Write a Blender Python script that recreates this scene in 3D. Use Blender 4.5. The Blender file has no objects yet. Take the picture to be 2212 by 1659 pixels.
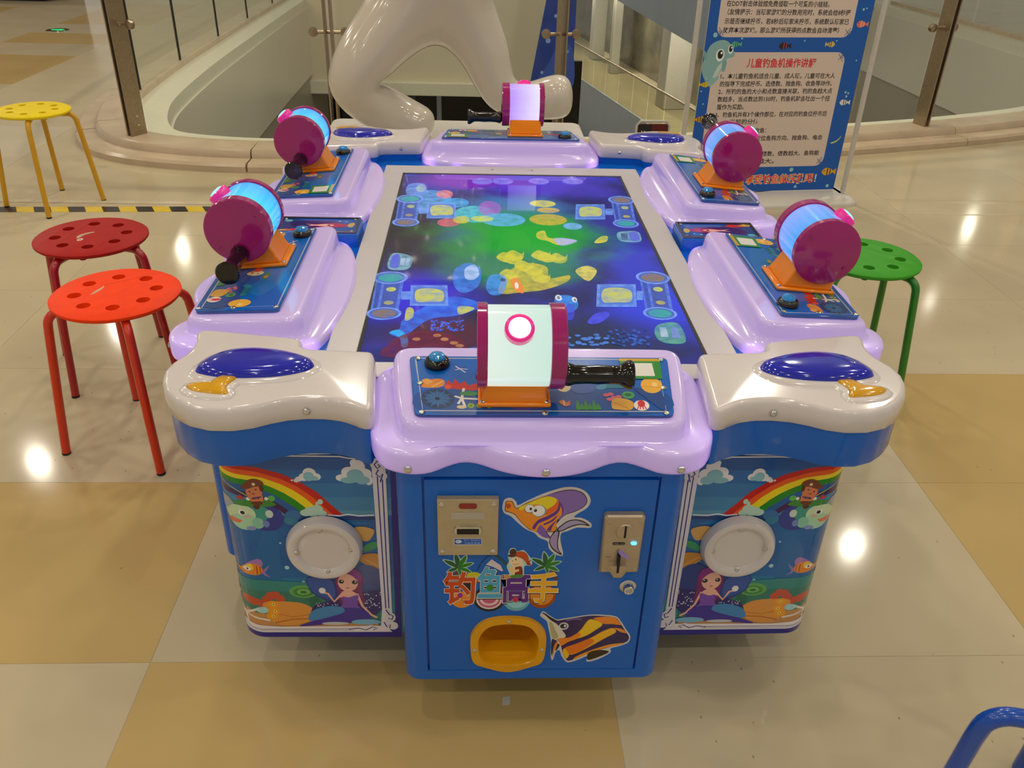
import bpy, bmesh, math, random
from mathutils import Vector, Matrix, geometry

# ---------------------------------------------------------------- camera, world, lights, exposure
scene = bpy.context.scene
COL = scene.collection
cam_data = bpy.data.cameras.new('camera')
cam_data.sensor_fit = 'HORIZONTAL'
cam_data.sensor_width = 36.0
cam_data.lens = 1836.0 * 36.0 / 2212.0
cam_data.clip_end = 200
cam = bpy.data.objects.new('camera', cam_data)
COL.objects.link(cam)
R_CAM = [[0.9990624, -0.0054672, -0.0429462], [-0.0342302, 0.5075916, -0.8609176], [0.0265059, 0.8615805, 0.5069285]]
cam.matrix_world = Matrix([R_CAM[0] + [0.0], R_CAM[1] + [0.0], R_CAM[2] + [1.4], [0, 0, 0, 1]])
scene.camera = cam

world = bpy.data.worlds.new('world')
scene.world = world
world.use_nodes = True
world.node_tree.nodes['Background'].inputs[0].default_value = (1.0, 0.93, 0.82, 1)
world.node_tree.nodes['Background'].inputs[1].default_value = 0.33
vs = scene.view_settings
vs.view_transform = 'Standard'
vs.look = 'None'
vs.exposure = 0.0
vs.gamma = 1.0
vs.use_curve_mapping = False

CEIL = 4.2
LAMP_POWER = 12.5
# the lamps seen mirrored in the floor and the screen, then added fill lamps, then the rows over the aisle
LAMP_SPOTS = [(-4.77, 7.75), (-5.08, 11.0), (0.0, 4.24), (3.76, 6.36), (9.7, 15.7), (-0.16, 11.53), (7.27, 12.18), (-5.06, 14.0)]
LAMP_SPOTS += [(-7.2, 8.4), (-8.2, 12.0), (-7.0, 5.9)]  # unseen lamps added to brighten the left walkway
LAMP_SPOTS += [(-1.0, 6.6), (1.0, 6.6), (2.6, 6.6)]  # unseen lamps added to light the atrium walls
LAMP_SPOTS += [(x, y) for x in (-5.2, -3.1, -1.0, 1.1, 3.2, 5.3) for y in (-3.6, -1.3, 1.0, 3.2)]

# ---------------------------------------------------------------- materials
def lin(c):
    return c / 12.92 if c <= 0.04045 else ((c + 0.055) / 1.055) ** 2.4
def hexc(h):
    return tuple(lin(int(h[i:i + 2], 16) / 255.0) for i in (0, 2, 4)) + (1.0,)

def mat(name, col, rough=0.4, metal=0.0, coat=0.0, emis=None, es=0.0, noise=0.0, nscale=20.0, spec=0.5, bump=0.0):
    m = bpy.data.materials.new(name)
    m.use_nodes = True
    nt = m.node_tree
    b = nt.nodes['Principled BSDF']
    c = hexc(col) if isinstance(col, str) else tuple(col) + (1.0,)
    b.inputs['Base Color'].default_value = c
    b.inputs['Roughness'].default_value = rough
    b.inputs['Metallic'].default_value = metal
    b.inputs['Coat Weight'].default_value = coat
    b.inputs['Coat Roughness'].default_value = 0.05
    b.inputs['Specular IOR Level'].default_value = spec
    if emis:
        b.inputs['Emission Color'].default_value = hexc(emis)
        b.inputs['Emission Strength'].default_value = es
    if noise or bump:
        tc = nt.nodes.new('ShaderNodeTexCoord')
        nz = nt.nodes.new('ShaderNodeTexNoise')
        nz.inputs['Scale'].default_value = nscale
        nz.inputs['Detail'].default_value = 4
        nt.links.new(tc.outputs['Object'], nz.inputs['Vector'])
        if noise:
            mx = nt.nodes.new('ShaderNodeMix')
            mx.data_type = 'RGBA'
            mx.blend_type = 'MULTIPLY'
            mx.inputs[0].default_value = 1.0
            mx.inputs[6].default_value = c
            rp = nt.nodes.new('ShaderNodeMapRange')
            rp.inputs['From Min'].default_value = 0.3
            rp.inputs['From Max'].default_value = 0.7
            rp.inputs['To Min'].default_value = 1.0 - noise
            rp.inputs['To Max'].default_value = 1.0 + noise * 0.5
            nt.links.new(nz.outputs['Fac'], rp.inputs['Value'])
            nt.links.new(rp.outputs['Result'], mx.inputs[7])
            nt.links.new(mx.outputs[2], b.inputs['Base Color'])
        if bump:
            bp = nt.nodes.new('ShaderNodeBump')
            bp.inputs['Strength'].default_value = bump
            bp.inputs['Distance'].default_value = 0.002
            nt.links.new(nz.outputs['Fac'], bp.inputs['Height'])
            nt.links.new(bp.outputs['Normal'], b.inputs['Normal'])
    return m

def print_mat(name, rough=0.18, coat=0.2, es=0.0, gain=1.0):
    """flat print: colours come from the print's own colour attribute"""
    m = mat(name, '808080', rough, coat=coat)
    nt = m.node_tree
    b = nt.nodes['Principled BSDF']
    a = nt.nodes.new('ShaderNodeAttribute')
    a.attribute_name = 'ink'
    out = a.outputs['Color']
    if gain != 1.0:
        mx = nt.nodes.new('ShaderNodeMix')
        mx.data_type = 'RGBA'
        mx.blend_type = 'MULTIPLY'
        mx.inputs[0].default_value = 1.0
        mx.inputs[7].default_value = (gain, gain, gain, 1)
        nt.links.new(out, mx.inputs[6])
        out = mx.outputs[2]
    nt.links.new(out, b.inputs['Base Color'])
    if es:
        nt.links.new(out, b.inputs['Emission Color'])
        b.inputs['Emission Strength'].default_value = es
    return m

def glass_mat(name, tint, refl=1.0):
    m = bpy.data.materials.new(name)
    m.use_nodes = True
    nt = m.node_tree
    nt.nodes.remove(nt.nodes['Principled BSDF'])
    out = nt.nodes['Material Output']
    tr = nt.nodes.new('ShaderNodeBsdfTransparent')
    tr.inputs[0].default_value = tint
    gl = nt.nodes.new('ShaderNodeBsdfGlossy')
    gl.inputs['Roughness'].default_value = 0.02
    fr = nt.nodes.new('ShaderNodeFresnel')
    fr.inputs[0].default_value = 1.3
    mx = nt.nodes.new('ShaderNodeMixShader')
    ge = nt.nodes.new('ShaderNodeNewGeometry')
    iv = nt.nodes.new('ShaderNodeMath')
    iv.operation = 'SUBTRACT'
    iv.inputs[0].default_value = 1.0
    nt.links.new(ge.outputs['Backfacing'], iv.inputs[1])
    mu = nt.nodes.new('ShaderNodeMath')
    mu.operation = 'MULTIPLY'
    nt.links.new(fr.outputs[0], mu.inputs[0])
    nt.links.new(iv.outputs[0], mu.inputs[1])
    nt.links.new(mu.outputs[0], mx.inputs[0])
    nt.links.new(tr.outputs[0], mx.inputs[1])
    nt.links.new(gl.outputs[0], mx.inputs[2])
    nt.links.new(mx.outputs[0], out.inputs['Surface'])
    return m

def tile_mat(name, col, speck):
    m = mat(name, col, 0.10, noise=0.07, nscale=2.3, spec=0.55)
    nt = m.node_tree
    b = nt.nodes['Principled BSDF']
    src = b.inputs['Base Color'].links[0].from_socket
    tc = nt.nodes.new('ShaderNodeTexCoord')
    oi = nt.nodes.new('ShaderNodeObjectInfo')
    ad = nt.nodes.new('ShaderNodeVectorMath')
    ad.operation = 'ADD'
    nt.links.new(tc.outputs['Object'], ad.inputs[0])
    nt.links.new(oi.outputs['Location'], ad.inputs[1])
    mp = nt.nodes.new('ShaderNodeMapping')
    mp.inputs['Scale'].default_value = (1.0, 0.55, 1.0)
    mp.inputs['Rotation'].default_value = (0, 0, 0.5)
    nt.links.new(ad.outputs[0], mp.inputs['Vector'])
    vo = nt.nodes.new('ShaderNodeTexVoronoi')
    vo.inputs['Scale'].default_value = 32
    nt.links.new(mp.outputs[0], vo.inputs['Vector'])
    lt = nt.nodes.new('ShaderNodeMath')
    lt.operation = 'LESS_THAN'
    lt.inputs[1].default_value = 0.06
    nt.links.new(vo.outputs['Distance'], lt.inputs[0])
    rn = nt.nodes.new('ShaderNodeMath')
    rn.operation = 'LESS_THAN'
    rn.inputs[1].default_value = speck
    sp = nt.nodes.new('ShaderNodeSeparateColor')
    nt.links.new(vo.outputs['Color'], sp.inputs[0])
    nt.links.new(sp.outputs[0], rn.inputs[0])
    mu = nt.nodes.new('ShaderNodeMath')
    mu.operation = 'MULTIPLY'
    nt.links.new(lt.outputs[0], mu.inputs[0])
    nt.links.new(rn.outputs[0], mu.inputs[1])
    m2 = nt.nodes.new('ShaderNodeMath')
    m2.operation = 'MULTIPLY'
    m2.inputs[1].default_value = 0.55
    nt.links.new(mu.outputs[0], m2.inputs[0])
    mx = nt.nodes.new('ShaderNodeMix')
    mx.data_type = 'RGBA'
    mx.inputs[7].default_value = hexc('5a5038')
    nt.links.new(m2.outputs[0], mx.inputs[0])
    nt.links.new(src, mx.inputs[6])
    nt.links.new(mx.outputs[2], b.inputs['Base Color'])
    return m

M = {}
M['tile_cream'] = tile_mat('cream floor tile', 'c3b698', 0.5)
M['tile_tan'] = tile_mat('tan floor tile', 'bfa56e', 0.12)
M['grout'] = mat('floor grout', 'c0b292', 0.2, noise=0.06, nscale=3)
M['stone'] = mat('pinkish beige curb stone', 'c6b298', 0.25, noise=0.12, nscale=6)
M['band'] = mat('white painted rim', 'dedccb', 0.35, noise=0.03)
M['fascia_shade'] = mat('fascia grey darkened for shade', 'a4a092', 0.4, noise=0.04, nscale=1)  # shade on the lower atrium wall, put into a darker grey
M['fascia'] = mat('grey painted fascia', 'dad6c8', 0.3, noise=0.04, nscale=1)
M['wall_olive'] = mat('warm grey wall paint', 'd8d0ba', 0.5, noise=0.04, nscale=1)
M['dark_glass'] = mat('dark shop glass', '1c1a16', 0.08, noise=0.3, nscale=2)
M['shop_glass'] = mat('dim brown shop front', '6a6450', 0.15, noise=0.45, nscale=1.5)
M['pale_blue'] = mat('pale blue painted fascia', 'aab8cc', 0.5, noise=0.05, nscale=1)
M['column'] = mat('grey white column paint', 'b9b7ae', 0.5, noise=0.04)
M['glass'] = glass_mat('railing glass', (0.96, 0.97, 0.93, 1))
M['glass_far'] = glass_mat('greenish railing glass', (0.8, 0.8, 0.72, 1))
M['seal'] = mat('black rubber seal', '101010', 0.5, noise=0.1)
M['steel'] = mat('brushed bronze steel', 'a8967e', 0.3, 0.85, noise=0.12, nscale=60)
M['chrome'] = mat('polished chrome', 'd8d8d8', 0.1, 1.0, noise=0.05)
M['blue'] = mat('glossy blue sheet metal', '0664cc', 0.2, coat=0.15, noise=0.04, nscale=3, spec=0.35)
M['navy'] = mat('navy print ground', '14148c', 0.2, coat=0.5, noise=0.04)
M['white_plastic'] = mat('glossy white moulded plastic', 'd6d0d0', 0.12, coat=0.6, noise=0.02, nscale=5)
M['bezel'] = mat('satin white bezel', 'bcb8bc', 0.3, coat=0.1, noise=0.02)
M['purple'] = mat('magenta purple plastic', 'a0146c', 0.14, coat=0.5, noise=0.05)
M['orange'] = mat('glossy orange plastic', 'fa8c0a', 0.16, coat=0.4, noise=0.05)
M['black'] = mat('glossy black plastic', '08070a', 0.12, coat=0.25, noise=0.1)
M['clear'] = mat('blue acrylic edge', '0c4c9c', 0.1, coat=0.8, noise=0.05)
M['button'] = mat('teal blue lit button', '1478b4', 0.12, coat=0.8, emis='1478b4', es=0.25, noise=0.05)
M['pink_ring'] = mat('pink plastic ring', 'e02890', 0.2, coat=0.4, emis='ff1890', es=0.25, noise=0.03)
M['yellow_plastic'] = mat('yellow moulded plastic', 'e0a008', 0.25, coat=0.3, noise=0.06)
M['beige_metal'] = mat('beige powder coated plate', 'b8a888', 0.35, 0.2, noise=0.06, nscale=40)
M['silver_paint'] = mat('silver painted die cast', 'b8a890', 0.35, 0.5, noise=0.08, nscale=30)
M['slot'] = mat('black slot', '0a0808', 0.6, noise=0.1)
M['red_led'] = mat('dark red indicator window', '8a1010', 0.15, coat=0.6, noise=0.1)
M['blue_led'] = mat('blue indicator lamp', '40a0ff', 0.3, emis='3ab4ff', es=5.0, noise=0.02)
M['violet'] = mat('lilac plastic flap', '9a80c8', 0.25, noise=0.05)
M['frame_dark'] = mat('dark chrome frame', '6a6a70', 0.2, 0.9, noise=0.1)
M['statue'] = mat('glossy ivory fibreglass', 'cfc6b8', 0.14, coat=0.6, noise=0.02, nscale=2)
M['sign_frame'] = mat('matt white tube', 'c8c4bc', 0.35, 0.1, noise=0.03)
M['sign_base'] = mat('white plastic base', 'd4d0c8', 0.25, noise=0.03)
M['pennant'] = mat('deep blue banner fabric', '24409c', 0.6, noise=0.15, nscale=8)
M['mark_red'] = mat('dark red sign panel', '5a1418', 0.2, noise=0.15, nscale=10)
M['tape_yellow'] = mat('yellow hazard tape', 'd8b820', 0.35, noise=0.1, nscale=40)
M['tape_black'] = mat('black hazard tape', '24201e', 0.35, noise=0.2, nscale=40)
M['strip'] = mat('cream threshold strip', 'c8bca0', 0.2, noise=0.1, nscale=12)
M['ceiling'] = mat('white ceiling paint', 'd8d0c0', 0.8, noise=0.03)
M['kiosk'] = mat('dark brown laminate', '3a2418', 0.4, noise=0.2)
M['exit_green'] = mat('green exit arrow light', '20c878', 0.3, emis='20e080', es=0.9, noise=0.02)
M['lamp_glow'] = mat('downlight lens', 'fff4d8', 0.4, emis='fff0d0', es=60.0, noise=0.01)
for k, h in (('red', 'a81410'), ('orange_red', 'fc4000'), ('green', '3c9a22'), ('yellow', 'e6cc10'), ('stool_blue', '1458b8')):
    M['seat_' + k] = mat(k + ' moulded plastic seat', h, 0.55, noise=0.06, nscale=30, bump=0.15, spec=0.22)
for k, h in (('red', 'a81018'), ('orange_red', 'd8300c'), ('green', '2a7e1a'), ('yellow', 'cf9a08'), ('stool_blue', '0e4cb4')):
    M['leg_' + k] = mat(k + ' enamelled tube', h, 0.2, coat=0.4, noise=0.05)
M['relief_blue'] = mat('glossy royal blue paint', '1424b4', 0.12, coat=0.7, noise=0.12, nscale=14)
M['relief_amber'] = mat('glossy amber paint', 'd8a018', 0.12, coat=0.7, noise=0.15, nscale=20)
M['print'] = print_mat('glossy printed film')
M['print_soft'] = print_mat('matt printed board', 0.45, 0.0)
M['decal'] = print_mat('relief paint', 0.12, 0.6)

def shell_mat():
    """milky plastic lit from inside by violet LEDs"""
    m = mat('lilac back lit milky plastic', 'c4bcd8', 0.14, coat=0.6, noise=0.02, nscale=5)
    nt = m.node_tree
    b = nt.nodes['Principled BSDF']
    tc = nt.nodes.new('ShaderNodeTexCoord')
    prev = None
    for (x, y, z, rad, k) in ((-.258, .058, .636, .042, 1.0), (.258, .058, .636, .042, 1.0), (.17, .093, .636, .03, .7), (-.15, .098, .636, .03, .6), (.25, -.17, .63, .075, .28), (-.25, -.17, .635, .06, .2)):
        d = nt.nodes.new('ShaderNodeVectorMath')
        d.operation = 'DISTANCE'
        d.inputs[1].default_value = (x, y, z)
        nt.links.new(tc.outputs['Object'], d.inputs[0])
        r = nt.nodes.new('ShaderNodeMapRange')
        r.interpolation_type = 'SMOOTHERSTEP'
        r.inputs['From Min'].default_value = rad
        r.inputs['From Max'].default_value = 0.0
        r.inputs['To Min'].default_value = 0.0
        r.inputs['To Max'].default_value = k
        nt.links.new(d.outputs['Value'], r.inputs['Value'])
        if prev is None:
            prev = r.outputs['Result']
        else:
            a = nt.nodes.new('ShaderNodeMath')
            a.operation = 'ADD'
            nt.links.new(prev, a.inputs[0])
            nt.links.new(r.outputs['Result'], a.inputs[1])
            prev = a.outputs[0]
    a = nt.nodes.new('ShaderNodeMath')
    a.operation = 'ADD'
    a.inputs[1].default_value = 0.24
    nt.links.new(prev, a.inputs[0])
    nt.links.new(a.outputs[0], b.inputs['Emission Strength'])
    b.inputs['Emission Color'].default_value = hexc('b884ff')
    return m
M['shell'] = shell_mat()

def drum_mat(name, ca, cb, es):
    """translucent reel drum glowing from the LED strip inside; colour runs across its width"""
    m = mat(name, '4a4a52', 0.15, coat=0.5, noise=0.01)
    nt = m.node_tree
    b = nt.nodes['Principled BSDF']
    tc = nt.nodes.new('ShaderNodeTexCoord')
    sp = nt.nodes.new('ShaderNodeSeparateXYZ')
    nt.links.new(tc.outputs['Object'], sp.inputs[0])
    nz = nt.nodes.new('ShaderNodeTexNoise')
    nz.inputs['Scale'].default_value = 14
    nt.links.new(tc.outputs['Object'], nz.inputs['Vector'])
    r = nt.nodes.new('ShaderNodeMapRange')
    r.inputs['From Min'].default_value = -0.055
    r.inputs['From Max'].default_value = 0.055
    nt.links.new(sp.outputs[0], r.inputs['Value'])
    ad = nt.nodes.new('ShaderNodeMath')
    ad.operation = 'MULTIPLY_ADD'
    ad.inputs[1].default_value = 0.35
    nt.links.new(nz.outputs['Fac'], ad.inputs[0])
    nt.links.new(r.outputs['Result'], ad.inputs[2])
    sb = nt.nodes.new('ShaderNodeMath')
    sb.operation = 'SUBTRACT'
    sb.inputs[1].default_value = 0.17
    sb.use_clamp = True
    nt.links.new(ad.outputs[0], sb.inputs[0])
    mx = nt.nodes.new('ShaderNodeMix')
    mx.data_type = 'RGBA'
    mx.inputs[6].default_value = hexc(ca)
    mx.inputs[7].default_value = hexc(cb)
    nt.links.new(sb.outputs[0], mx.inputs[0])
    nt.links.new(mx.outputs[2], b.inputs['Emission Color'])
    b.inputs['Emission Strength'].default_value = es
    return m
M['drum_white'] = drum_mat('white lit reel drum', 'f0fff4', 'd0f4e4', 0.85)
M['drum_cyan'] = drum_mat('cyan lit reel drum', '00a8ff', '18dcff', 1.05)
M['drum_blue'] = drum_mat('blue lit reel drum', '00a4ff', '88a8ff', 0.95)
M['drum_lilac'] = drum_mat('lilac lit reel drum', 'f4ecff', 'b888ff', 0.95)
M['lens_white'] = mat('white lit lens', 'f4ffff', 0.2, emis='e8ffff', es=1.1, noise=0.01)
M['lens_cyan'] = mat('cyan lit lens', 'a0f0ff', 0.2, emis='70e4ff', es=1.0, noise=0.01)

def screen_mat():
    m = mat('game display', '08080c', 0.04, coat=0.0, spec=0.5)
    nt = m.node_tree
    b = nt.nodes['Principled BSDF']
    tc = nt.nodes.new('ShaderNodeTexCoord')
    def blob(x, y, rx, ry, lo=1.0, hi=0.0):
        mp = nt.nodes.new('ShaderNodeMapping')
        mp.vector_type = 'POINT'
        mp.inputs['Location'].default_value = (-x / rx, -y / ry, 0)
        mp.inputs['Scale'].default_value = (1 / rx, 1 / ry, 0)
        nt.links.new(tc.outputs['Object'], mp.inputs['Vector'])
        nz = nt.nodes.new('ShaderNodeTexNoise')
        nz.inputs['Scale'].default_value = 9
        nz.inputs['Detail'].default_value = 3
        nt.links.new(tc.outputs['Object'], nz.inputs['Vector'])
        ln = nt.nodes.new('ShaderNodeVectorMath')
        ln.operation = 'LENGTH'
        nt.links.new(mp.outputs[0], ln.inputs[0])
        ma = nt.nodes.new('ShaderNodeMath')
        ma.operation = 'MULTIPLY_ADD'
        ma.inputs[1].default_value = 0.9
        nt.links.new(nz.outputs['Fac'], ma.inputs[0])
        nt.links.new(ln.outputs['Value'], ma.inputs[2])
        r = nt.nodes.new('ShaderNodeMapRange')
        r.interpolation_type = 'SMOOTHSTEP'
        r.inputs['From Min'].default_value = 1.6
        r.inputs['From Max'].default_value = 0.75
        nt.links.new(ma.outputs[0], r.inputs['Value'])
        return r.outputs['Result']
    nz = nt.nodes.new('ShaderNodeTexNoise')
    nz.inputs['Scale'].default_value = 5.5
    nz.inputs['Detail'].default_value = 3
    nt.links.new(tc.outputs['Object'], nz.inputs['Vector'])
    cr = nt.nodes.new('ShaderNodeValToRGB')
    el = cr.color_ramp.elements
    el[0].position = 0.30
    el[0].color = hexc('0e0e2c')
    el[1].position = 0.72
    el[1].color = hexc('3034b8')
    e2 = el.new(0.5)
    e2.color = hexc('1c2070')
    nt.links.new(nz.outputs['Fac'], cr.inputs['Fac'])
    cur = cr.outputs['Color']
    for (x, y, rx, ry, col) in ((-.25, -.30, .17, .16, '2a1cc8'), (.27, -.33, .16, .16, '2838d0'), (.05, .50, .26, .16, '4a38c0'), (-.15, .52, .15, .10, '7a30b0'),
                                (-.27, .1, .13, .30, '20202c'), (.24, .15, .14, .2, '2a2a90'), (.27, -.12, .08, .18, '2430b8'), (0, .28, .2, .13, '3a70b0'),
                                (0.0, .06, .26, .26, '1c8a3c'), (0.02, .05, .17, .17, '12a030'), (-.02, -.14, .2, .12, '1f7a58'), (.02, -.5, .3, .16, '1a2440'), (-.17, -.47, .14, .1, '4a1430')):
        mx = nt.nodes.new('ShaderNodeMix')
        mx.data_type = 'RGBA'
        nt.links.new(blob(x, y, rx, ry), mx.inputs[0])
        nt.links.new(cur, mx.inputs[6])
        mx.inputs[7].default_value = hexc(col)
        cur = mx.outputs[2]
    nt.links.new(cur, b.inputs['Emission Color'])
    b.inputs['Emission Strength'].default_value = 1.05
    return m
M['screen'] = screen_mat()

def screen_ink():
    m = mat('game display figures', '08080c', 0.04, coat=0.0, spec=0.5)
    nt = m.node_tree
    b = nt.nodes['Principled BSDF']
    a = nt.nodes.new('ShaderNodeAttribute')
    a.attribute_name = 'ink'
    nt.links.new(a.outputs['Color'], b.inputs['Emission Color'])
    b.inputs['Emission Strength'].default_value = 1.0
    tr = nt.nodes.new('ShaderNodeBsdfTransparent')
    mx = nt.nodes.new('ShaderNodeMixShader')
    tc = nt.nodes.new('ShaderNodeTexCoord')
    nz = nt.nodes.new('ShaderNodeTexNoise')
    nz.inputs['Scale'].default_value = 45
    nt.links.new(tc.outputs['Object'], nz.inputs['Vector'])
    r = nt.nodes.new('ShaderNodeMapRange')
    r.inputs['From Min'].default_value = 0.35
    r.inputs['From Max'].default_value = 0.6
    r.inputs['To Min'].default_value = 0.5
    r.inputs['To Max'].default_value = 0.88
    nt.links.new(nz.outputs['Fac'], r.inputs['Value'])
    nt.links.new(r.outputs['Result'], mx.inputs[0])
    nt.links.new(tr.outputs[0], mx.inputs[1])
    nt.links.new(b.outputs[0], mx.inputs[2])
    nt.links.new(mx.outputs[0], nt.nodes['Material Output'].inputs['Surface'])
    return m
M['screen_ink'] = screen_ink()

# ---------------------------------------------------------------- geometry helpers
def tag(o, label=None, cat=None, group=None, kind=None):
    if label: o['label'] = label
    if cat: o['category'] = cat
    if group: o['group'] = group
    if kind: o['kind'] = kind
    return o

def empty(name, loc, rz=0.0):
    o = bpy.data.objects.new(name, None)
    o.empty_display_size = 0.1
    o.location = loc
    o.rotation_euler = (0, 0, rz)
    COL.objects.link(o)
    return o

def link_mesh(name, me, material, parent=None, loc=(0, 0, 0), rot=(0, 0, 0)):
    if material is not None and not me.materials:
        me.materials.append(material)
    o = bpy.data.objects.new(name, me)
    o.location = loc
    o.rotation_euler = rot
    COL.objects.link(o)
    if parent is not None:
        o.parent = parent
    return o

class MB:
    def __init__(self):
        self.v = []
        self.f = []
    def add(self, vs, fs):
        n = len(self.v)
        self.v += [tuple(p) for p in vs]
        self.f += [tuple(i + n for i in f) for f in fs]
        return self
    def box(self, x0, x1, y0, y1, z0, z1):
        return self.add([(x0, y0, z0), (x1, y0, z0), (x1, y1, z0), (x0, y1, z0), (x0, y0, z1), (x1, y0, z1), (x1, y1, z1), (x0, y1, z1)],
                        [(0, 3, 2, 1), (4, 5, 6, 7), (0, 1, 5, 4), (1, 2, 6, 5), (2, 3, 7, 6), (3, 0, 4, 7)])
    def loft(self, rings, cap0=True, cap1=True, closed=True):
        n = len(rings[0])
        vs = [p for r in rings for p in r]
        fs = []
        for k in range(len(rings) - 1):
            for i in range(n if closed else n - 1):
                j = (i + 1) % n
                fs.append((k * n + i, k * n + j, (k + 1) * n + j, (k + 1) * n + i))
        if cap0: fs.append(tuple(range(n - 1, -1, -1)))
        if cap1: fs.append(tuple((len(rings) - 1) * n + i for i in range(n)))
        return self.add(vs, fs)
    def prism(self, pts, z0, z1):
        return self.loft([[(x, y, z0) for x, y in pts], [(x, y, z1) for x, y in pts]])
    def lathe(self, prof, n=32, axis='z', c=(0, 0, 0)):
        rings = []
        for (r, h) in prof:
            ring = []
            for i in range(n):
                a = 2 * math.pi * i / n
                p = (r * math.cos(a), r * math.sin(a), h)
                if axis == 'x': p = (p[2], p[0], p[1])
                elif axis == 'y': p = (p[1], p[2], p[0])
                elif axis == '-y': p = (p[0], -p[2], p[1])
                ring.append((p[0] + c[0], p[1] + c[1], p[2] + c[2]))
            rings.append(ring)
        return self.loft(rings)
    def tube(self, path, r, n=10, caps=True):
        P = [Vector(p) for p in path]
        rings = []
        up = None
        for i, p in enumerate(P):
            t = (P[min(i + 1, len(P) - 1)] - P[max(i - 1, 0)]).normalized()
            if up is None:
                ref = Vector((0, 0, 1)) if abs(t.z) < 0.9 else Vector((1, 0, 0))
                up = (ref - t * ref.dot(t)).normalized()
            else:
                up = (up - t * up.dot(t)).normalized()
            s = t.cross(up)
            rr = r[i] if isinstance(r, (list, tuple)) else r
            rings.append([tuple(p + (up * math.cos(2 * math.pi * k / n) + s * math.sin(2 * math.pi * k / n)) * rr) for k in range(n)])
        return self.loft(rings, caps, caps)
    def mesh(self, name, smooth=38):
        me = bpy.data.meshes.new(name)
        me.from_pydata(self.v, [], self.f)
        bm = bmesh.new()
        bm.from_mesh(me)
        bmesh.ops.recalc_face_normals(bm, faces=bm.faces)
        bm.to_mesh(me)
        bm.free()
        if smooth:
            me.polygons.foreach_set('use_smooth', [True] * len(me.polygons))
            me.set_sharp_from_angle(angle=math.radians(smooth))
        return me
    def obj(self, name, material, parent=None, loc=(0, 0, 0), rot=(0, 0, 0), smooth=38, bevel=0.0, seg=2):
        o = link_mesh(name, self.mesh(name, smooth), material, parent, loc, rot)
        if bevel:
            bv = o.modifiers.new('bevel', 'BEVEL')
            bv.width = bevel
            bv.segments = seg
            bv.limit_method = 'ANGLE'
            bv.angle_limit = math.radians(40)
        return o

def resample(pts, n, closed=True):
    P = [Vector(p) for p in pts]
    if closed: P.append(P[0])
    d = [0.0]
    for a, b in zip(P, P[1:]): d.append(d[-1] + (b - a).length)
    L = d[-1]
    out = []
    k = 0
    for i in range(n):
        t = L * i / (n if closed else n - 1)
        while k < len(P) - 2 and d[k + 1] < t: k += 1
        s = d[k + 1] - d[k]
        out.append(tuple(P[k].lerp(P[k + 1], 0 if s == 0 else min(1, (t - d[k]) / s))))
    return out

def catmull(pts, sub=6, closed=True):
    n = len(pts)
    out = []
    rng = range(n) if closed else range(n - 1)
    for i in rng:
        if closed:
            p0, p1, p2, p3 = pts[(i - 1) % n], pts[i], pts[(i + 1) % n], pts[(i + 2) % n]
        else:
            p0, p1, p2, p3 = pts[max(i - 1, 0)], pts[i], pts[i + 1], pts[min(i + 2, n - 1)]
        for k in range(sub):
            t = k / sub
            out.append(tuple(0.5 * ((2 * p1[j]) + (-p0[j] + p2[j]) * t + (2 * p0[j] - 5 * p1[j] + 4 * p2[j] - p3[j]) * t * t + (-p0[j] + 3 * p1[j] - 3 * p2[j] + p3[j]) * t ** 3) for j in range(len(p1))))
    if not closed: out.append(tuple(pts[-1]))
    return out

def offset(pts, d):
    """move a closed counter-clockwise outline inwards by d"""
    n = len(pts)
    out = []
    for i in range(n):
        a, b = pts[i - 1], pts[(i + 1) % n]
        tx, ty = b[0] - a[0], b[1] - a[1]
        L = math.hypot(tx, ty) or 1
        out.append((pts[i][0] - ty / L * d, pts[i][1] + tx / L * d))
    return out

def ccw(pts):
    a = sum(pts[i - 1][0] * pts[i][1] - pts[i][0] * pts[i - 1][1] for i in range(len(pts)))
    return pts if a > 0 else pts[::-1]

def rrect(x0, x1, y0, y1, r, n=6, rs=None):
    out = []
    rs = rs or (r, r, r, r)
    for (cx, cy, a0, q) in ((x1 - rs[0], y1 - rs[0], 0, rs[0]), (x0 + rs[1], y1 - rs[1], 90, rs[1]), (x0 + rs[2], y0 + rs[2], 180, rs[2]), (x1 - rs[3], y0 + rs[3], 270, rs[3])):
        if q <= 1e-6:
            out.append((cx, cy))
            continue
        for i in range(n + 1):
            a = math.radians(a0 + 90 * i / n)
            out.append((cx + q * math.cos(a), cy + q * math.sin(a)))
    return out

# ---- flat prints: coloured shapes laid one over another on a surface
def ell(cx, cy, rx, ry, rot=0, n=20):
    c, s = math.cos(math.radians(rot)), math.sin(math.radians(rot))
    return [(cx + rx * math.cos(2 * math.pi * i / n) * c - ry * math.sin(2 * math.pi * i / n) * s,
             cy + rx * math.cos(2 * math.pi * i / n) * s + ry * math.sin(2 * math.pi * i / n) * c) for i in range(n)]

def stroke(pts, w):
    L, R = [], []
    n = len(pts)
    for i in range(n):
        a, b = pts[max(i - 1, 0)], pts[min(i + 1, n - 1)]
        tx, ty = b[0] - a[0], b[1] - a[1]
        l = math.hypot(tx, ty) or 1
        nx, ny = -ty / l * w / 2, tx / l * w / 2
        L.append((pts[i][0] + nx, pts[i][1] + ny))
        R.append((pts[i][0] - nx, pts[i][1] - ny))
    return [[L[i], L[i + 1], R[i + 1], R[i]] for i in range(n - 1)]

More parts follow.
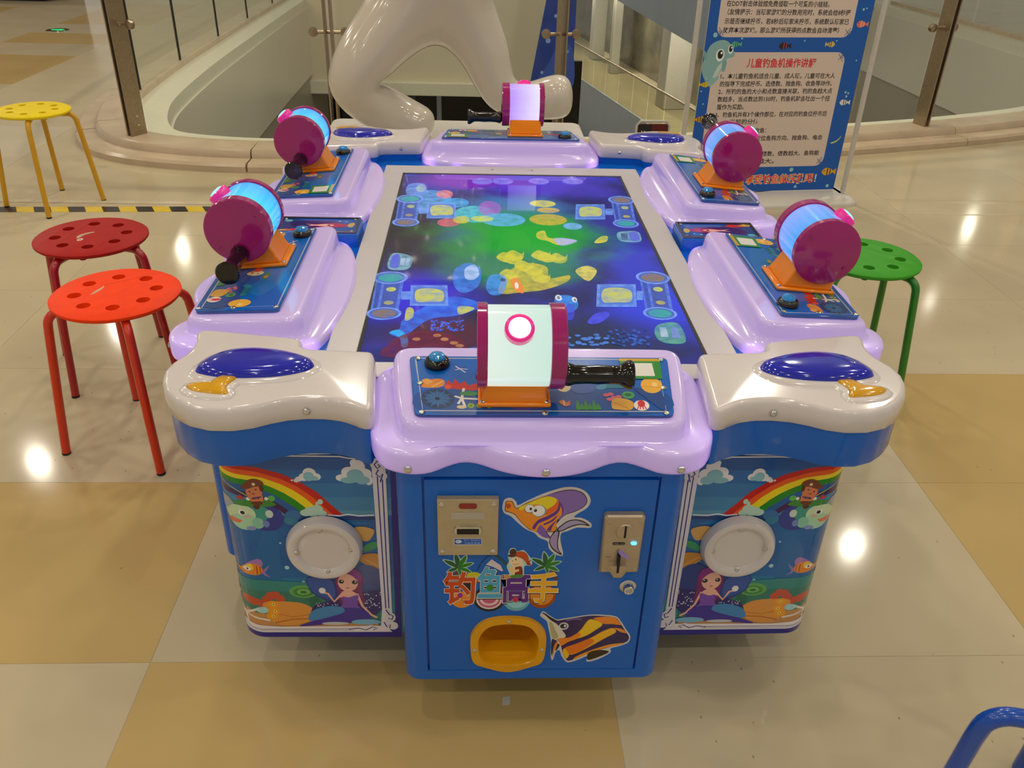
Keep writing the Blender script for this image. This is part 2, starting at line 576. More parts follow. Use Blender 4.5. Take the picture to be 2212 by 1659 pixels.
_text_cache = {}
def text_tris(body, size, bold=0.0):
    key = (body, size, bold)
    if key not in _text_cache:
        c = bpy.data.curves.new('lettering', 'FONT')
        c.body = body
        c.size = size
        c.offset = bold * size
        c.resolution_u = 2
        o = bpy.data.objects.new('lettering', c)
        COL.objects.link(o)
        dg = bpy.context.evaluated_depsgraph_get()
        me = bpy.data.meshes.new_from_object(o.evaluated_get(dg))
        _text_cache[key] = ([(v.co.x, v.co.y) for v in me.vertices], [tuple(p.vertices) for p in me.polygons])
        bpy.data.objects.remove(o)
        bpy.data.curves.remove(c)
        bpy.data.meshes.remove(me)
    return _text_cache[key]

def build_print(name, items, place, material, parent=None, eps=8e-6, cuts=(), loc=(0, 0, 0), rot=(0, 0, 0)):
    """items: ('e',col,cx,cy,rx,ry[,rot]) ('p',col,pts) ('c',col,pts) ('s',col,pts,w) ('t',col,text,x,y,size,bold[,width]) ('b',col,x0,x1,y0,y1)
    place(x, y, h) puts a print coordinate with height h above the surface into space"""
    bm = bmesh.new()
    lay = bm.loops.layers.float_color.new('ink')
    h = 0.0
    for it in items:
        col = hexc(it[1])
        h += eps
        polys = []
        if it[0] == 'e': polys = [ell(*it[2:])]
        elif it[0] == 'p': polys = [list(it[2])]
        elif it[0] == 'c': polys = [catmull(list(it[2]), 5)]
        elif it[0] == 's': polys = stroke(it[2], it[3])
        elif it[0] == 'b': polys = [[(it[2], it[4]), (it[3], it[4]), (it[3], it[5]), (it[2], it[5])]]
        new = []
        if it[0] == 't':
            vs, fs = text_tris(it[2], it[5], it[6])
            if not vs: continue
            x0 = min(v[0] for v in vs)
            x1 = max(v[0] for v in vs)
            kx = (it[7] / (x1 - x0)) if len(it) > 7 else 1.0
            bv = [bm.verts.new((it[3] + (v[0] - x0) * kx, it[4] + v[1], h)) for v in vs]
            for f in fs:
                try: new.append(bm.faces.new([bv[i] for i in f]))
                except ValueError: pass
        for pl in polys:
            tris = geometry.tessellate_polygon([[Vector((x, y, 0)) for x, y in pl]])
            bv = [bm.verts.new((x, y, h)) for x, y in pl]
            for t in tris:
                try: new.append(bm.faces.new([bv[i] for i in t]))
                except ValueError: pass
        for f in new:
            if f.normal.length == 0: f.normal_update()
            for l in f.loops: l[lay] = col
    bm.normal_update()
    for f in bm.faces:
        if f.normal.z < 0: f.normal_flip()
    for cx in cuts:
        bmesh.ops.bisect_plane(bm, geom=list(bm.verts) + list(bm.edges) + list(bm.faces), plane_co=(cx, 0, 0), plane_no=(1, 0, 0), dist=1e-7)
    for v in bm.verts:
        v.co = Vector(place(v.co.x, v.co.y, v.co.z))
    me = bpy.data.meshes.new(name)
    bm.to_mesh(me)
    bm.free()
    return link_mesh(name, me, material, parent, loc, rot)

def copy_tree(o, parent=None):
    c = o.copy()
    COL.objects.link(c)
    c.parent = parent
    for ch in list(o.children):
        copy_tree(ch, c)
    return c

def cut(o, cutter_mesh):
    """boolean difference baked into the mesh"""
    k = bpy.data.objects.new('cutter', cutter_mesh)
    COL.objects.link(k)
    k.parent = o.parent
    k.location = o.location
    k.rotation_euler = o.rotation_euler
    md = o.modifiers.new('cut', 'BOOLEAN')
    md.operation = 'DIFFERENCE'
    md.solver = 'EXACT'
    md.object = k
    dg = bpy.context.evaluated_depsgraph_get()
    dg.update()
    me = bpy.data.meshes.new_from_object(o.evaluated_get(dg))
    o.modifiers.remove(md)
    o.data = me
    bpy.data.objects.remove(k)

# ================================================================ the place
def struct(name, mb, material, parent=None, smooth=38, bevel=0.0):
    o = mb.obj(name, material, parent, smooth=smooth, bevel=bevel)
    if parent is None: o['kind'] = 'structure'
    return o

# line of the glass railing round the atrium, from far left to far right (the void lies to its left-hand side)
RAIL = catmull([(-2.46, 13.2), (-2.46, 10.5), (-2.44, 8.6), (-2.42, 7.4), (-2.36, 6.3), (-2.27, 5.75), (-2.12, 5.32), (-1.93, 5.09), (-1.6, 4.97), (-1.15, 4.93), (-0.3, 4.98),
                (0.6, 5.08), (1.6, 5.31), (2.55, 5.58), (3.4, 5.87), (4.3, 6.3), (5.1, 6.95), (5.75, 7.9), (6.05, 9.2), (6.05, 11.0), (6.0, 13.2)], 8, closed=False)
def path_off(path, d):
    out = []
    n = len(path)
    for i in range(n):
        a, b = path[max(i - 1, 0)], path[min(i + 1, n - 1)]
        tx, ty = b[0] - a[0], b[1] - a[1]
        l = math.hypot(tx, ty)
        out.append((path[i][0] - ty / l * d, path[i][1] + tx / l * d))
    return out
def sweep(path, prof):
    rings = []
    offs = [path_off(path, d) for d, z in prof]
    for i in range(len(path)):
        rings.append([(offs[k][i][0], offs[k][i][1], prof[k][1]) for k in range(len(prof))])
    return MB().loft(rings)

# floor slab with the atrium cut out of it, tiles laid on top
edge = path_off(RAIL, 0.24)
poly = [(-9, -3), (9, -3), (9, 20), (6.2, 20)] + [(x, y) for x, y in edge[::-1]] + [(-2.2, 12.0 + 1.2), (1.3, 13.2), (1.3, 20), (-9, 20)]
fl = MB()
tr = geometry.tessellate_polygon([[Vector((x, y, 0)) for x, y in poly]])
n = len(poly)
fl.add([(x, y, -0.0008) for x, y in poly] + [(x, y, -0.25) for x, y in poly],
       [tuple(t) for t in tr] + [tuple(i + n for i in reversed(t)) for t in tr] + [(i, (i + 1) % n, n + (i + 1) % n, n + i) for i in range(n)])
floor = struct('floor', fl, M['grout'], smooth=0)

def in_poly(x, y, P):
    c = False
    for i in range(len(P)):
        (xa, ya), (xb, yb) = P[i - 1], P[i]
        if (ya > y) != (yb > y) and x < (xb - xa) * (y - ya) / (yb - ya) + xa: c = not c
    return c
keep = poly[:4] + [(x, y) for x, y in path_off(RAIL, -0.31)[::-1]] + poly[-4:]
TW, TD = 0.945, 0.61
tile_me = MB().box(-TW / 2 + .0007, TW / 2 - .0007, -TD / 2 + .0007, TD / 2 - .0007, -0.012, 0.0).mesh('tile', 0)
tile_tan = tile_me.copy()
tile_me.materials.append(M['tile_cream'])
tile_tan.materials.append(M['tile_tan'])
rnd = random.Random(4)
tan_set = {(-1, 1), (0, 0), (2, 1), (2, 2), (2, 0), (-2, 1), (-3, 3)}
for i in range(-8, 8):
    for j in range(-3, 24):
        cx = -0.665 + (i + 1.5) * TW - TW
        cy = 0.63 + (j + 0.5) * TD
        if cy > 4.02: cy += 0.05
        if cx > 7 or cx < -7.5 or cy > 15: continue
        if cx > 4.5 and cy > 6: continue
        if not all(in_poly(cx + sx * TW / 2, cy + sy * TD / 2, keep) for sx in (-1, 0, 1) for sy in (-1, 0, 1)): continue
        tan = (i, j) in tan_set or (cx < -2.6 and cy > 5 and (j % 3 == 1 and i % 2 == 0 or rnd.random() < .3))
        if 4.0 < cy < 4.8 and -2 < cx < 0: tan = True
        t = bpy.data.objects.new('tile', tile_tan if tan else tile_me)
        t.location = (cx, cy, 0)
        t.parent = floor
        COL.objects.link(t)

# curb stones under the railing, painted rim and fascia inside it
curb = empty('trim_1', (0, 0, 0))
tag(curb, kind='structure')
cp = resample(RAIL, 260, closed=False)
k = 0
while k < 258:
    seg = cp[k:min(k + 14, 260)]
    k += 13
    if len(seg) < 3: break
    a, b = Vector(seg[0]), Vector(seg[1])
    seg[0] = tuple(a + (b - a) * 0.03)
    sweep(seg, [(-.29, -.002), (-.29, .03), (-.275, .045), (-.175, .047), (-.17, .075), (-.155, .09), (.03, .092), (.03, -.002)]).obj('curb_stone', M['stone'], curb)
struct('trim_2', sweep(RAIL, [(.03, -.002), (.03, .05), (.245, .05), (.25, -.06), (.24, -.06), (.24, -.002)]), M['band'])
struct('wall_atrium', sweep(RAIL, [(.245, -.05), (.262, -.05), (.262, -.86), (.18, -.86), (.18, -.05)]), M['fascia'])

struct('wall_atrium_lower', sweep(RAIL, [(.16, -.86), (.235, -.86), (.235, -4.2), (.16, -4.2)]), M['fascia_shade'])  # fascia carried further down, its shade painted in as darker grey

# far side of the atrium and the storey below
struct('wall_far', MB().box(-2.3, 1.28, 12.0, 12.2, -0.95, 0.12), M['wall_olive'], smooth=0)
struct('trim_3', MB().box(-2.3, 1.28, 11.9, 12.22, -1.10, -0.93), M['band'], smooth=0, bevel=.01)
struct('wall_shop_far', MB().box(-3.4, 1.6, 13.6, 13.7, -6.2, -0.9), M['dark_glass'], smooth=0)
struct('trim_4', MB().box(-0.62, -0.55, 13.5, 13.58, -6, -1.0), M['pale_blue'], smooth=0)
struct('trim_5', MB().box(-1.02, -0.94, 13.5, 13.58, -6, -1.0), M['frame_dark'], smooth=0)
struct('wall_lower_left', MB().box(-3.5, -3.4, 4, 13.7, -6.2, -0.9), M['fascia'], smooth=0)
struct('floor_lower', MB().box(-3.5, 12, 4, 46, -6.3, -6.2), M['stone'], smooth=0)

A0, A1 = Vector((3.2, 33.5)), Vector((7.3, 12.6))       # edge of the lower gallery
B0, B1 = Vector((4.4, 43.0)), Vector((9.4, 11.8))       # its shop fronts
def quadbox(a, b, c, d, z0, z1):
    return MB().prism(ccw([tuple(a), tuple(b), tuple(c), tuple(d)]), z0, z1)
struct('floor_gallery', quadbox(A0, A1, B1, B0, -4.8, -4.5), M['tile_cream'], smooth=0)
nrm = Vector((-(A1 - A0).y, (A1 - A0).x)).normalized()
struct('wall_gallery', quadbox(A0 - nrm * .06, A1 - nrm * .06, A1 + nrm * .0, A0 + nrm * .0, -7.5, -4.42), M['pale_blue'], smooth=0)
struct('wall_shops', quadbox(B0, B1, B1 + Vector((.2, .05)), B0 + Vector((.2, .05)), -4.5, -0.9), M['shop_glass'], smooth=0)
struct('ceiling_gallery', quadbox(A0, A1, B1, B0, -0.9, -0.75), M['fascia'], smooth=0)
gal = empty('gallery_railing', (0, 0, -4.42))
tag(gal, 'frameless glass railing along the gallery one storey below', 'railing')
NP = 17
for i in range(NP):
    a = A0.lerp(A1, i / NP + .002)
    b = A0.lerp(A1, (i + 1) / NP - .002)
    quadbox(a, b, b - nrm * .02, a - nrm * .02, 0, 1.0).obj('pane', M['glass_far'], gal, smooth=0)
MB().tube([(A0.x, A0.y, 1.02), (A1.x, A1.y, 1.02)], .03).obj('handrail', M['steel'], gal)
for (x, y, w) in ((4.72, 35.5, .5), (5.0, 32.6, .32), (6.05, 27.2, .75), (7.2, 19.5, .7)):
    c = MB().box(-w / 2, w / 2, -w / 2, w / 2, 0, 3.7).obj('gallery_column', M['column'], None, (x, y, -4.5), (0, 0, .15), smooth=0, bevel=.03)
    tag(c, kind='structure')
    c.name = 'wall_column'
struct('wall_bulkhead', quadbox(Vector((3.17, 21.2)), Vector((3.62, 14.2)), Vector((5.9, 14.4)), Vector((6.2, 21.2)), -0.82, 0.2), M['pale_blue'], smooth=0)

# glass railing of this floor
rail = empty('glass_railing', (-1.96, 5.0, 0.09))
tag(rail, 'curved glass railing on flat steel posts along the atrium edge', 'railing')
rail_o = Vector((-1.96, 5.0, 0.09))
FR = resample(RAIL, 1200, closed=False)
POSTS = [(-1.96, 5.05), (-.80, 4.93), (.455, 5.05), (1.68, 5.32), (2.93, 5.69), (4.1, 6.2), (5.3, 7.2)]
JOINTS = [(-2.46, 13.0), (-2.46, 11.2), (-2.45, 9.9), (-2.44, 8.65), (-2.42, 7.4), (-2.36, 6.25)]
ENDS = [(6.05, 9.0), (6.05, 11.0), (6.0, 13.0)]
def near(p): return min(range(1200), key=lambda i: (FR[i][0] - p[0]) ** 2 + (FR[i][1] - p[1]) ** 2)
stops = [near(p) for p in JOINTS + POSTS + ENDS]
for a, b in zip(stops, stops[1:]):
    seg = resample(FR[a + 2:b - 1], 9, closed=False)
    sw = sweep(seg, [(-.006, 0.0), (.006, 0.0), (.006, .98), (-.006, .98)])
    sw.v = [(x - rail_o.x, y - rail_o.y, z) for x, y, z in sw.v]
    sw.obj('pane', M['glass'], rail)
for s_ in stops[1:6]:
    x, y = FR[s_]
    MB().box(-.008, .008, -.008, .008, 0, .98).obj('joint_seal', M['seal'], rail, (x - rail_o.x, y - rail_o.y, 0), smooth=0)
plate = MB().box(-.006, .006, -.05, .05, -.02, 1.0)
for s_ in stops[6:13]:
    x, y = FR[s_]
    tx, ty = FR[s_ + 1][0] - FR[s_ - 1][0], FR[s_ + 1][1] - FR[s_ - 1][1]
    ang = math.atan2(ty, tx)
    post = MB()
    for sx in (-.017, .017): post.box(sx - .005, sx + .005, -.105, .0, -.02, 1.02)
    post.box(-.012, .012, -.09, -.07, .0, .04)
    po = post.obj('post', M['steel'], rail, (x - rail_o.x, y - rail_o.y, 0), (0, 0, ang), smooth=0, bevel=.002)
    cl = MB()
    for z in (.60,):
        cl.tube([(-.085, -.03, z), (.085, -.03, z)], .009, 8)
        for sx in (-.085, .085): cl.lathe([(.006, -.045), (.024, -.042), (.026, -.022), (.022, -.012), (.006, -.008)], 14, 'y', (sx, 0, z))
    cl.obj('glass_clamp', M['steel'], po)
    for z in (.06, .11, .6):
        MB().lathe([(.008, 0), (.007, .004), (.002, .005)], 8, 'x', (.022, -.05, z)).obj('bolt', M['chrome'], po)
hr = resample(FR[stops[0]:stops[-1]], 90, closed=False)
MB().tube([(x - rail_o.x, y - rail_o.y, 1.03) for x, y in hr], .03, 10).obj('handrail', M['steel'], rail)

# ceiling with round downlights
struct('ceiling', MB().box(-10, 12, -5, 7.0, CEIL, CEIL + .1).box(-10, -2.2, 7.0, 20, CEIL, CEIL + .1).box(5.2, 12, 7.0, 20, CEIL, CEIL + .1).box(-2.2, 5.2, 11.2, 20, CEIL, CEIL + .1), M['ceiling'], smooth=0)
for (x, y) in LAMP_SPOTS:  # the added fill lamps share this build and label
    t = empty('downlight', (x, y, CEIL))
    tag(t, 'round recessed downlight or added fill lamp in the ceiling', 'downlight', 'ceiling downlights and added fill lamps')
    MB().lathe([(.075, -.004), (.11, -.006), (.115, 0), (.115, .02), (.075, .02)], 24).obj('trim_ring', M['white_plastic'], t)
    MB().lathe([(.001, -.001), (.074, -.001), (.074, .004), (.001, .004)], 20).obj('lens', M['lamp_glow'], t)
    ld = bpy.data.lights.new('downlight_or_fill_lamp', 'AREA')
    ld.shape = 'DISK'
    ld.size = 0.15
    ld.energy = LAMP_POWER * (3.4 if abs(y - 6.6) < .01 else 0.2 if x == 7.27 else 4.5 if x < -6.5 else 1.0)  # extra power for the fill lamps added at walkway and atrium edge
    ld.color = (1.0, 0.92, 0.78)
    lo = bpy.data.objects.new('downlight_or_fill_lamp', ld)
    lo.location = (0, 0, -.012)
    lo.parent = t
    COL.objects.link(lo)

for i in range(7):  # unseen lamps added to brighten the gallery below
    a = A0.lerp(A1, (i + .5) / 7).lerp(B0.lerp(B1, (i + .5) / 7), .45)
    t = empty('gallery_fill', (a.x, a.y, -.9))
    tag(t, 'round fill lamp added under the ceiling of the gallery below', 'downlight', 'gallery fill lamps')
    MB().lathe([(.001, -.002), (.15, -.002), (.15, 0), (.001, 0)], 20).obj('lens', M['lamp_glow'], t)
    ld = bpy.data.lights.new('gallery_fill_lamp', 'AREA')
    ld.shape = 'DISK'
    ld.size = .3
    ld.energy = 90
    ld.color = (1.0, .93, .8)
    lo = bpy.data.objects.new('gallery_fill_lamp', ld)
    lo.location = (0, 0, -.02)
    lo.parent = t
    COL.objects.link(lo)

# floor joint, threshold strip and hazard tape
struct('trim_6', MB().box(-7, -1.0, -.02, .02, -.004, .003).box(-1.0, 7, -.006, .006, -.004, .0012), M['strip']).location = (0, 4.115, 0)
tape = MB().box(-2.9, 1.9, -.024, .024, 0, .0006).obj('hazard_tape', M['tape_yellow'], None, (-2.0, 4.0, .0002), (0, 0, .05), smooth=0)
tape.data = MB().box(-1.6, 0.9, -.038, .038, 0, .0006).mesh('hazard_tape', 0)
tape.data.materials.append(M['tape_yellow'])
tag(tape, 'black and yellow striped hazard tape stuck along the floor joint', 'tape')
for i in range(15):
    x = -1.55 + i * .158
    MB().prism(ccw([(x, .038), (x + .078, .038), (x + .112, -.038), (x + .034, -.038)]), .0006, .0009).obj('stripe', M['tape_black'], tape, smooth=0)

# ---- artwork tables: flat shapes (e ellipse, p polygon, c smooth outline, s stroke) in metres on their surface
ART_PANEL = [
    ('p','c80a0a',[(-0.5604,0.5446),(-0.5253,0.53),(-0.4843,0.5249),(-0.444,0.5119),(-0.4142,0.4947),(-0.3846,0.4706),(-0.3652,0.446),(-0.3423,0.4196),(-0.3598,0.4197),(-0.3766,0.4392),(-0.394,0.4611),(-0.4195,0.484),(-0.4453,0.5),(-0.4855,0.5152),(-0.5263,0.5222),(-0.5626,0.5299)]),
    ('p','ee5a10',[(-0.5626,0.5299),(-0.5263,0.5222),(-0.4855,0.5152),(-0.4453,0.5),(-0.4195,0.484),(-0.394,0.4611),(-0.3766,0.4392),(-0.3598,0.4197),(-0.3761,0.4197),(-0.3897,0.4378),(-0.4071,0.4584),(-0.4267,0.476),(-0.4466,0.4888),(-0.4766,0.5026),(-0.5175,0.5105),(-0.5638,0.5221)]),
    ('p','f5dc10',[(-0.5638,0.5221),(-0.5175,0.5105),(-0.4766,0.5026),(-0.4466,0.4888),(-0.4267,0.476),(-0.4071,0.4584),(-0.3897,0.4378),(-0.3761,0.4197),(-0.3956,0.4197),(-0.4091,0.4378),(-0.4247,0.4543),(-0.4423,0.4692),(-0.4642,0.4827),(-0.4881,0.4947),(-0.5188,0.5013),(-0.5635,0.5104)]),
    ('p','0f8a1a',[(-0.5635,0.5104),(-0.5188,0.5013),(-0.4881,0.4947),(-0.4642,0.4827),(-0.4423,0.4692),(-0.4247,0.4543),(-0.4091,0.4378),(-0.3956,0.4197),(-0.413,0.4197),(-0.4245,0.435),(-0.4403,0.4488),(-0.4579,0.4638),(-0.4798,0.476),(-0.504,0.4853),(-0.5305,0.492),(-0.5632,0.4986)]),
    ('p','0a5aa8',[(-0.5632,0.4986),(-0.5305,0.492),(-0.504,0.4853),(-0.4798,0.476),(-0.4579,0.4638),(-0.4403,0.4488),(-0.4245,0.435),(-0.413,0.4197),(-0.4304,0.4198),(-0.4419,0.4337),(-0.4556,0.4461),(-0.4714,0.457),(-0.4916,0.4665),(-0.512,0.4733),(-0.5364,0.48),(-0.5633,0.484)]),
    ('p','3a1458',[(-0.5633,0.484),(-0.5364,0.48),(-0.512,0.4733),(-0.4916,0.4665),(-0.4714,0.457),(-0.4556,0.4461),(-0.4419,0.4337),(-0.4304,0.4198),(-0.4444,0.4198),(-0.4551,0.4309),(-0.4691,0.4406),(-0.4851,0.4502),(-0.5033,0.4584),(-0.5237,0.4652),(-0.5404,0.4665),(-0.5635,0.4679)]),
    ('e','e8e8f0',-0.3946,0.5119,0.0116,0.0118,0),
    ('e','e8e8f0',-0.4049,0.504,0.0084,0.0085,0),
    ('e','e8e8f0',-0.3847,0.5048,0.0095,0.0079,0),
    ('e','e8e8f0',-0.4137,0.5,0.0063,0.0053,0),
    ('e','8cc4d4',-0.3963,0.5053,0.0095,0.01,0),
    ('e','8cc4d4',-0.3872,0.5014,0.0074,0.0048,0),
    ('e','ececf4',-0.3103,0.5264,0.0126,0.0143,0),
    ('e','ececf4',-0.3161,0.5342,0.0073,0.0078,0),
    ('e','ececf4',-0.3259,0.5146,0.0137,0.0118,0),
    ('e','ececf4',-0.3373,0.5027,0.0127,0.0079,0),
    ('e','ececf4',-0.2986,0.5107,0.0116,0.0119,0),
    ('e','ececf4',-0.2931,0.4975,0.0074,0.0107,0),
    ('e','86bfd0',-0.3158,0.508,0.0148,0.0132,0),
    ('e','86bfd0',-0.3271,0.4974,0.0149,0.0067,0),
    ('e','86bfd0',-0.3037,0.4975,0.0128,0.0093,0),
    ('e','d8e4ee',-0.4182,0.4968,0.0046,0.0042,0),
    ('e','d8e4ee',-0.4256,0.4974,0.0021,0.0021,0),
    ('p','0a3c80',[(-0.434,0.4156),(-0.4104,0.4239),(-0.3804,0.4197),(-0.3457,0.4182),(-0.3196,0.4168),(-0.2869,0.4153),(-0.2873,0.4091),(-0.3465,0.4084),(-0.3908,0.4014),(-0.4344,0.4015)]),
    ('s','e4ecf4',[(-0.3706,0.4205),(-0.3501,0.4182),(-0.3346,0.4216),(-0.3152,0.4182),(-0.2878,0.4196)],0.003),
    ('e','b8dccc',-0.397,0.4281,0.0152,0.0111,0),
    ('e','b8dccc',-0.388,0.4322,0.0108,0.0111,0),
    ('e','b8dccc',-0.4081,0.4253,0.0108,0.0078,0),
    ('e','b8dccc',-0.3801,0.4239,0.0087,0.007,0),
    ('e','b8dccc',-0.381,0.4502,0.0047,0.006,0),
    ('e','b8dccc',-0.3872,0.4419,0.003,0.0083,0),
    ('e','0a70b0',-0.3579,0.4013,0.0657,0.004,0),
    ('p','0868b0',[(-0.4887,0.3846),(-0.4625,0.3845),(-0.4667,0.2657),(-0.5348,0.2661)]),
    ('e','2a3a9a',-0.4788,0.4128,0.0303,0.0294,-10),
    ('e','2a6fb0',-0.4327,0.4184,0.0152,0.0126,25),
    ('e','2a80a8',-0.4362,0.4057,0.0131,0.0085,-15),
    ('e','3a9a90',-0.4883,0.424,0.0162,0.0167,0),
    ('e','c8e0b8',-0.5188,0.4213,0.0216,0.0209,-15),
    ('e','a8d8b8',-0.5145,0.4045,0.0184,0.0183,0),
    ('e','88c8b0',-0.4954,0.4016,0.0109,0.0127,0),
    ('e','c8dcd4',-0.4733,0.4226,0.0069,0.0089,0),
    ('e','6a88c8',-0.4814,0.4002,0.0061,0.0079,0),
    ('e','8898d0',-0.5077,0.3903,0.0078,0.0051,0),
    ('p','e07858',[(-0.536,0.4059),(-0.5309,0.4115),(-0.5173,0.4079),(-0.5216,0.4003),(-0.5326,0.3994)]),
    ('e','f0f4f0',-0.5171,0.426,0.0039,0.0061,0),
    ('e','101010',-0.5166,0.4255,0.0024,0.0042,0),
    ('e','e8a8a8',-0.5125,0.4171,0.0039,0.0028,0),
    ('c','3a8a3a',[(-0.5273,0.4461),(-0.5145,0.4543),(-0.4928,0.457),(-0.4678,0.4516),(-0.4591,0.4434),(-0.4735,0.4392),(-0.5057,0.4393)]),
    ('e','5ab858',-0.4654,0.4579,0.0064,0.0065,0),
    ('p','c83020',[(-0.5216,0.4571),(-0.516,0.4665),(-0.5122,0.4557)]),
    ('e','e8e8e0',-0.4746,0.457,0.0034,0.0038,0),
    ('e','f0f0e8',-0.5056,0.4571,0.0043,0.0038,0),
    ('e','5a2a18',-0.4933,0.4393,0.0056,0.0061,0),
    ('c','6a3420',[(-0.5016,0.4461),(-0.4978,0.4598),(-0.4818,0.4598),(-0.4824,0.4461),(-0.4925,0.442)]),
    ('e','d88058',-0.4941,0.4719,0.0144,0.0148,0),
    ('s','d88058',[(-0.5049,0.4625),(-0.4997,0.453),(-0.4846,0.4543)],0.0047),
    ('e','d88058',-0.483,0.4584,0.0034,0.0082,0),
    ('s','3a2a80',[(-0.499,0.4584),(-0.4827,0.4611)],0.0026),
    ('c','7a3a22',[(-0.5137,0.484),(-0.5025,0.4973),(-0.4895,0.5005),(-0.4776,0.4947),(-0.4768,0.4867),(-0.4938,0.4827),(-0.5049,0.4787),(-0.5113,0.4787)]),
    ('e','5a2a1a',-0.4804,0.48,0.0034,0.0075,0),
    ('e','f0d8b0',-0.493,0.4888,0.003,0.0032,0),
    ('e','402010',-0.5014,0.4727,0.0013,0.0019,0),
    ('e','402010',-0.4903,0.4773,0.0013,0.0019,0),
    ('e','a03828',-0.4957,0.4679,0.0025,0.0016,0),
    ('s','b8c880',[(-0.5416,0.4952),(-0.5218,0.4787),(-0.507,0.4625)],0.0015),
    ('s','c8d8c8',[(-0.5416,0.4952),(-0.5513,0.4867),(-0.5527,0.4625),(-0.546,0.4269),(-0.5342,0.4115)],0.0006),
    ('p','98a8b8',[(-0.5552,0.4598),(-0.5294,0.4543),(-0.5245,0.4434),(-0.5378,0.4241),(-0.5499,0.4297)]),
    ('c','a878c0',[(-0.5235,0.301),(-0.5126,0.316),(-0.5026,0.316),(-0.4987,0.3054),(-0.5061,0.2964)]),
    ('c','e88a30',[(-0.538,0.293),(-0.5303,0.292),(-0.5184,0.3055),(-0.5055,0.301),(-0.5004,0.2873),(-0.5106,0.2782),(-0.5285,0.2798)]),
    ('c','f0d040',[(-0.5291,0.292),(-0.5184,0.3055),(-0.5151,0.2965),(-0.5183,0.2889)]),
    ('s','a04020',[(-0.5111,0.301),(-0.5115,0.2797)],0.0018),
    ('s','a04020',[(-0.5048,0.2979),(-0.5055,0.2828)],0.0016),
    ('c','9a78c0',[(-0.5016,0.2873),(-0.4876,0.3009),(-0.4933,0.2903),(-0.4965,0.2827),(-0.4887,0.2719),(-0.4993,0.2781)]),
    ('e','f0f0f0',-0.5224,0.292,0.0045,0.0048,0),
    ('e','202020',-0.5219,0.292,0.0013,0.0024,0),
    ('e','a8d8e8',-0.4554,0.2962,0.0043,0.0048,0),
    ('e','a8d8e8',-0.4285,0.2592,0.0033,0.0037,0),
    ('e','a8d8e8',-0.4613,0.3556,0.0021,0.0023,0),
    ('e','a8d8e8',-0.5459,0.2677,0.0016,0.0018,0),
    ('p','28888a',[(-0.5547,0.2693),(-0.2891,0.249),(-0.291,0.2142),(-0.5574,0.2161)]),
    ('p','2a7a70',[(-0.5563,0.2414),(-0.2903,0.2269),(-0.2948,0.1421),(-0.5577,0.1446)]),
    ('p','c89058',[(-0.5541,0.2065),(-0.5226,0.1805),(-0.4348,0.1699),(-0.2941,0.1555),(-0.2948,0.1421),(-0.5577,0.1446)]),
    ('c','1c5a48',[(-0.5547,0.2445),(-0.5455,0.2192),(-0.5388,0.235),(-0.5375,0.2096),(-0.5343,0.1806),(-0.5463,0.1774),(-0.5545,0.2033)]),
    ('e','c8503c',-0.5279,0.2127,0.0092,0.0102,0),
    ('e','c8503c',-0.5214,0.2095,0.0092,0.0102,0),
    ('e','c8503c',-0.4941,0.2252,0.0092,0.0101,0),
    ('e','c8503c',-0.4847,0.2267,0.0092,0.0101,0),
    ('e','c8503c',-0.5021,0.2157,0.0092,0.0102,0),
    ('e','c8503c',-0.4766,0.2171,0.0092,0.0102,0),
    ('e','c8503c',-0.5102,0.2062,0.0092,0.0102,0),
    ('e','60a860',-0.4308,0.2358,0.0272,0.0164,0),
    ('e','3a8848',-0.431,0.2342,0.0193,0.0113,0),
    ('e','78b868',-0.4309,0.2349,0.0124,0.0076,0),
    ('e','2a7a40',-0.431,0.2342,0.0064,0.0038,0),
    ('c','1a6a58',[(-0.4235,0.2151),(-0.4065,0.2246),(-0.4012,0.2054),(-0.4184,0.1958)]),
    ('c','e09848',[(-0.5102,0.2062),(-0.4773,0.2108),(-0.4361,0.2056),(-0.4146,0.1861),(-0.4214,0.1632),(-0.4607,0.147),(-0.493,0.154),(-0.5044,0.1771)]),
    ('s','c87830',[(-0.4947,0.1803),(-0.4583,0.1701),(-0.4201,0.1764)],0.0023),
    ('s','b86828',[(-0.493,0.154),(-0.459,0.1636),(-0.4236,0.1649)],0.0028),
    ('e','f0a020',-0.4921,0.2029,0.0116,0.0096,0),
    ('e','f8e080',-0.4909,0.2029,0.0032,0.0038,0),
    ('e','703010',-0.4909,0.2029,0.0012,0.0019,0),
    ('e','f0a020',-0.4906,0.1851,0.0116,0.0097,0),
    ('e','f8e080',-0.4894,0.1851,0.0033,0.0039,0),
    ('e','703010',-0.4894,0.1851,0.0012,0.0019,0),
    ('e','f0a020',-0.4956,0.1721,0.0117,0.0098,0),
    ('e','f8e080',-0.4944,0.1721,0.0033,0.0039,0),
    ('e','703010',-0.4944,0.1721,0.0012,0.002,0),
    ('e','a8d8e0',-0.5112,0.1885,0.0093,0.0084,0),
    ('s','e8e4dc',[(-0.5515,0.2001),(-0.5355,0.1708),(-0.5016,0.1607)],0.0046),
    ('s','e8e4dc',[(-0.5555,0.1611),(-0.5355,0.1708),(-0.518,0.1902)],0.0042),
    ('s','e8e4dc',[(-0.5355,0.1708),(-0.534,0.1461)],0.0042),
    ('s','e8e4dc',[(-0.5535,0.1759),(-0.5355,0.1708)],0.0037),
    ('c','d8a860',[(-0.3282,0.387),(-0.3145,0.3941),(-0.295,0.3898),(-0.2899,0.3812),(-0.3011,0.3609),(-0.3165,0.3639)]),
    ('c','2a9a68',[(-0.3122,0.3434),(-0.3014,0.3551),(-0.2855,0.3594),(-0.2851,0.3462),(-0.3071,0.3345)]),
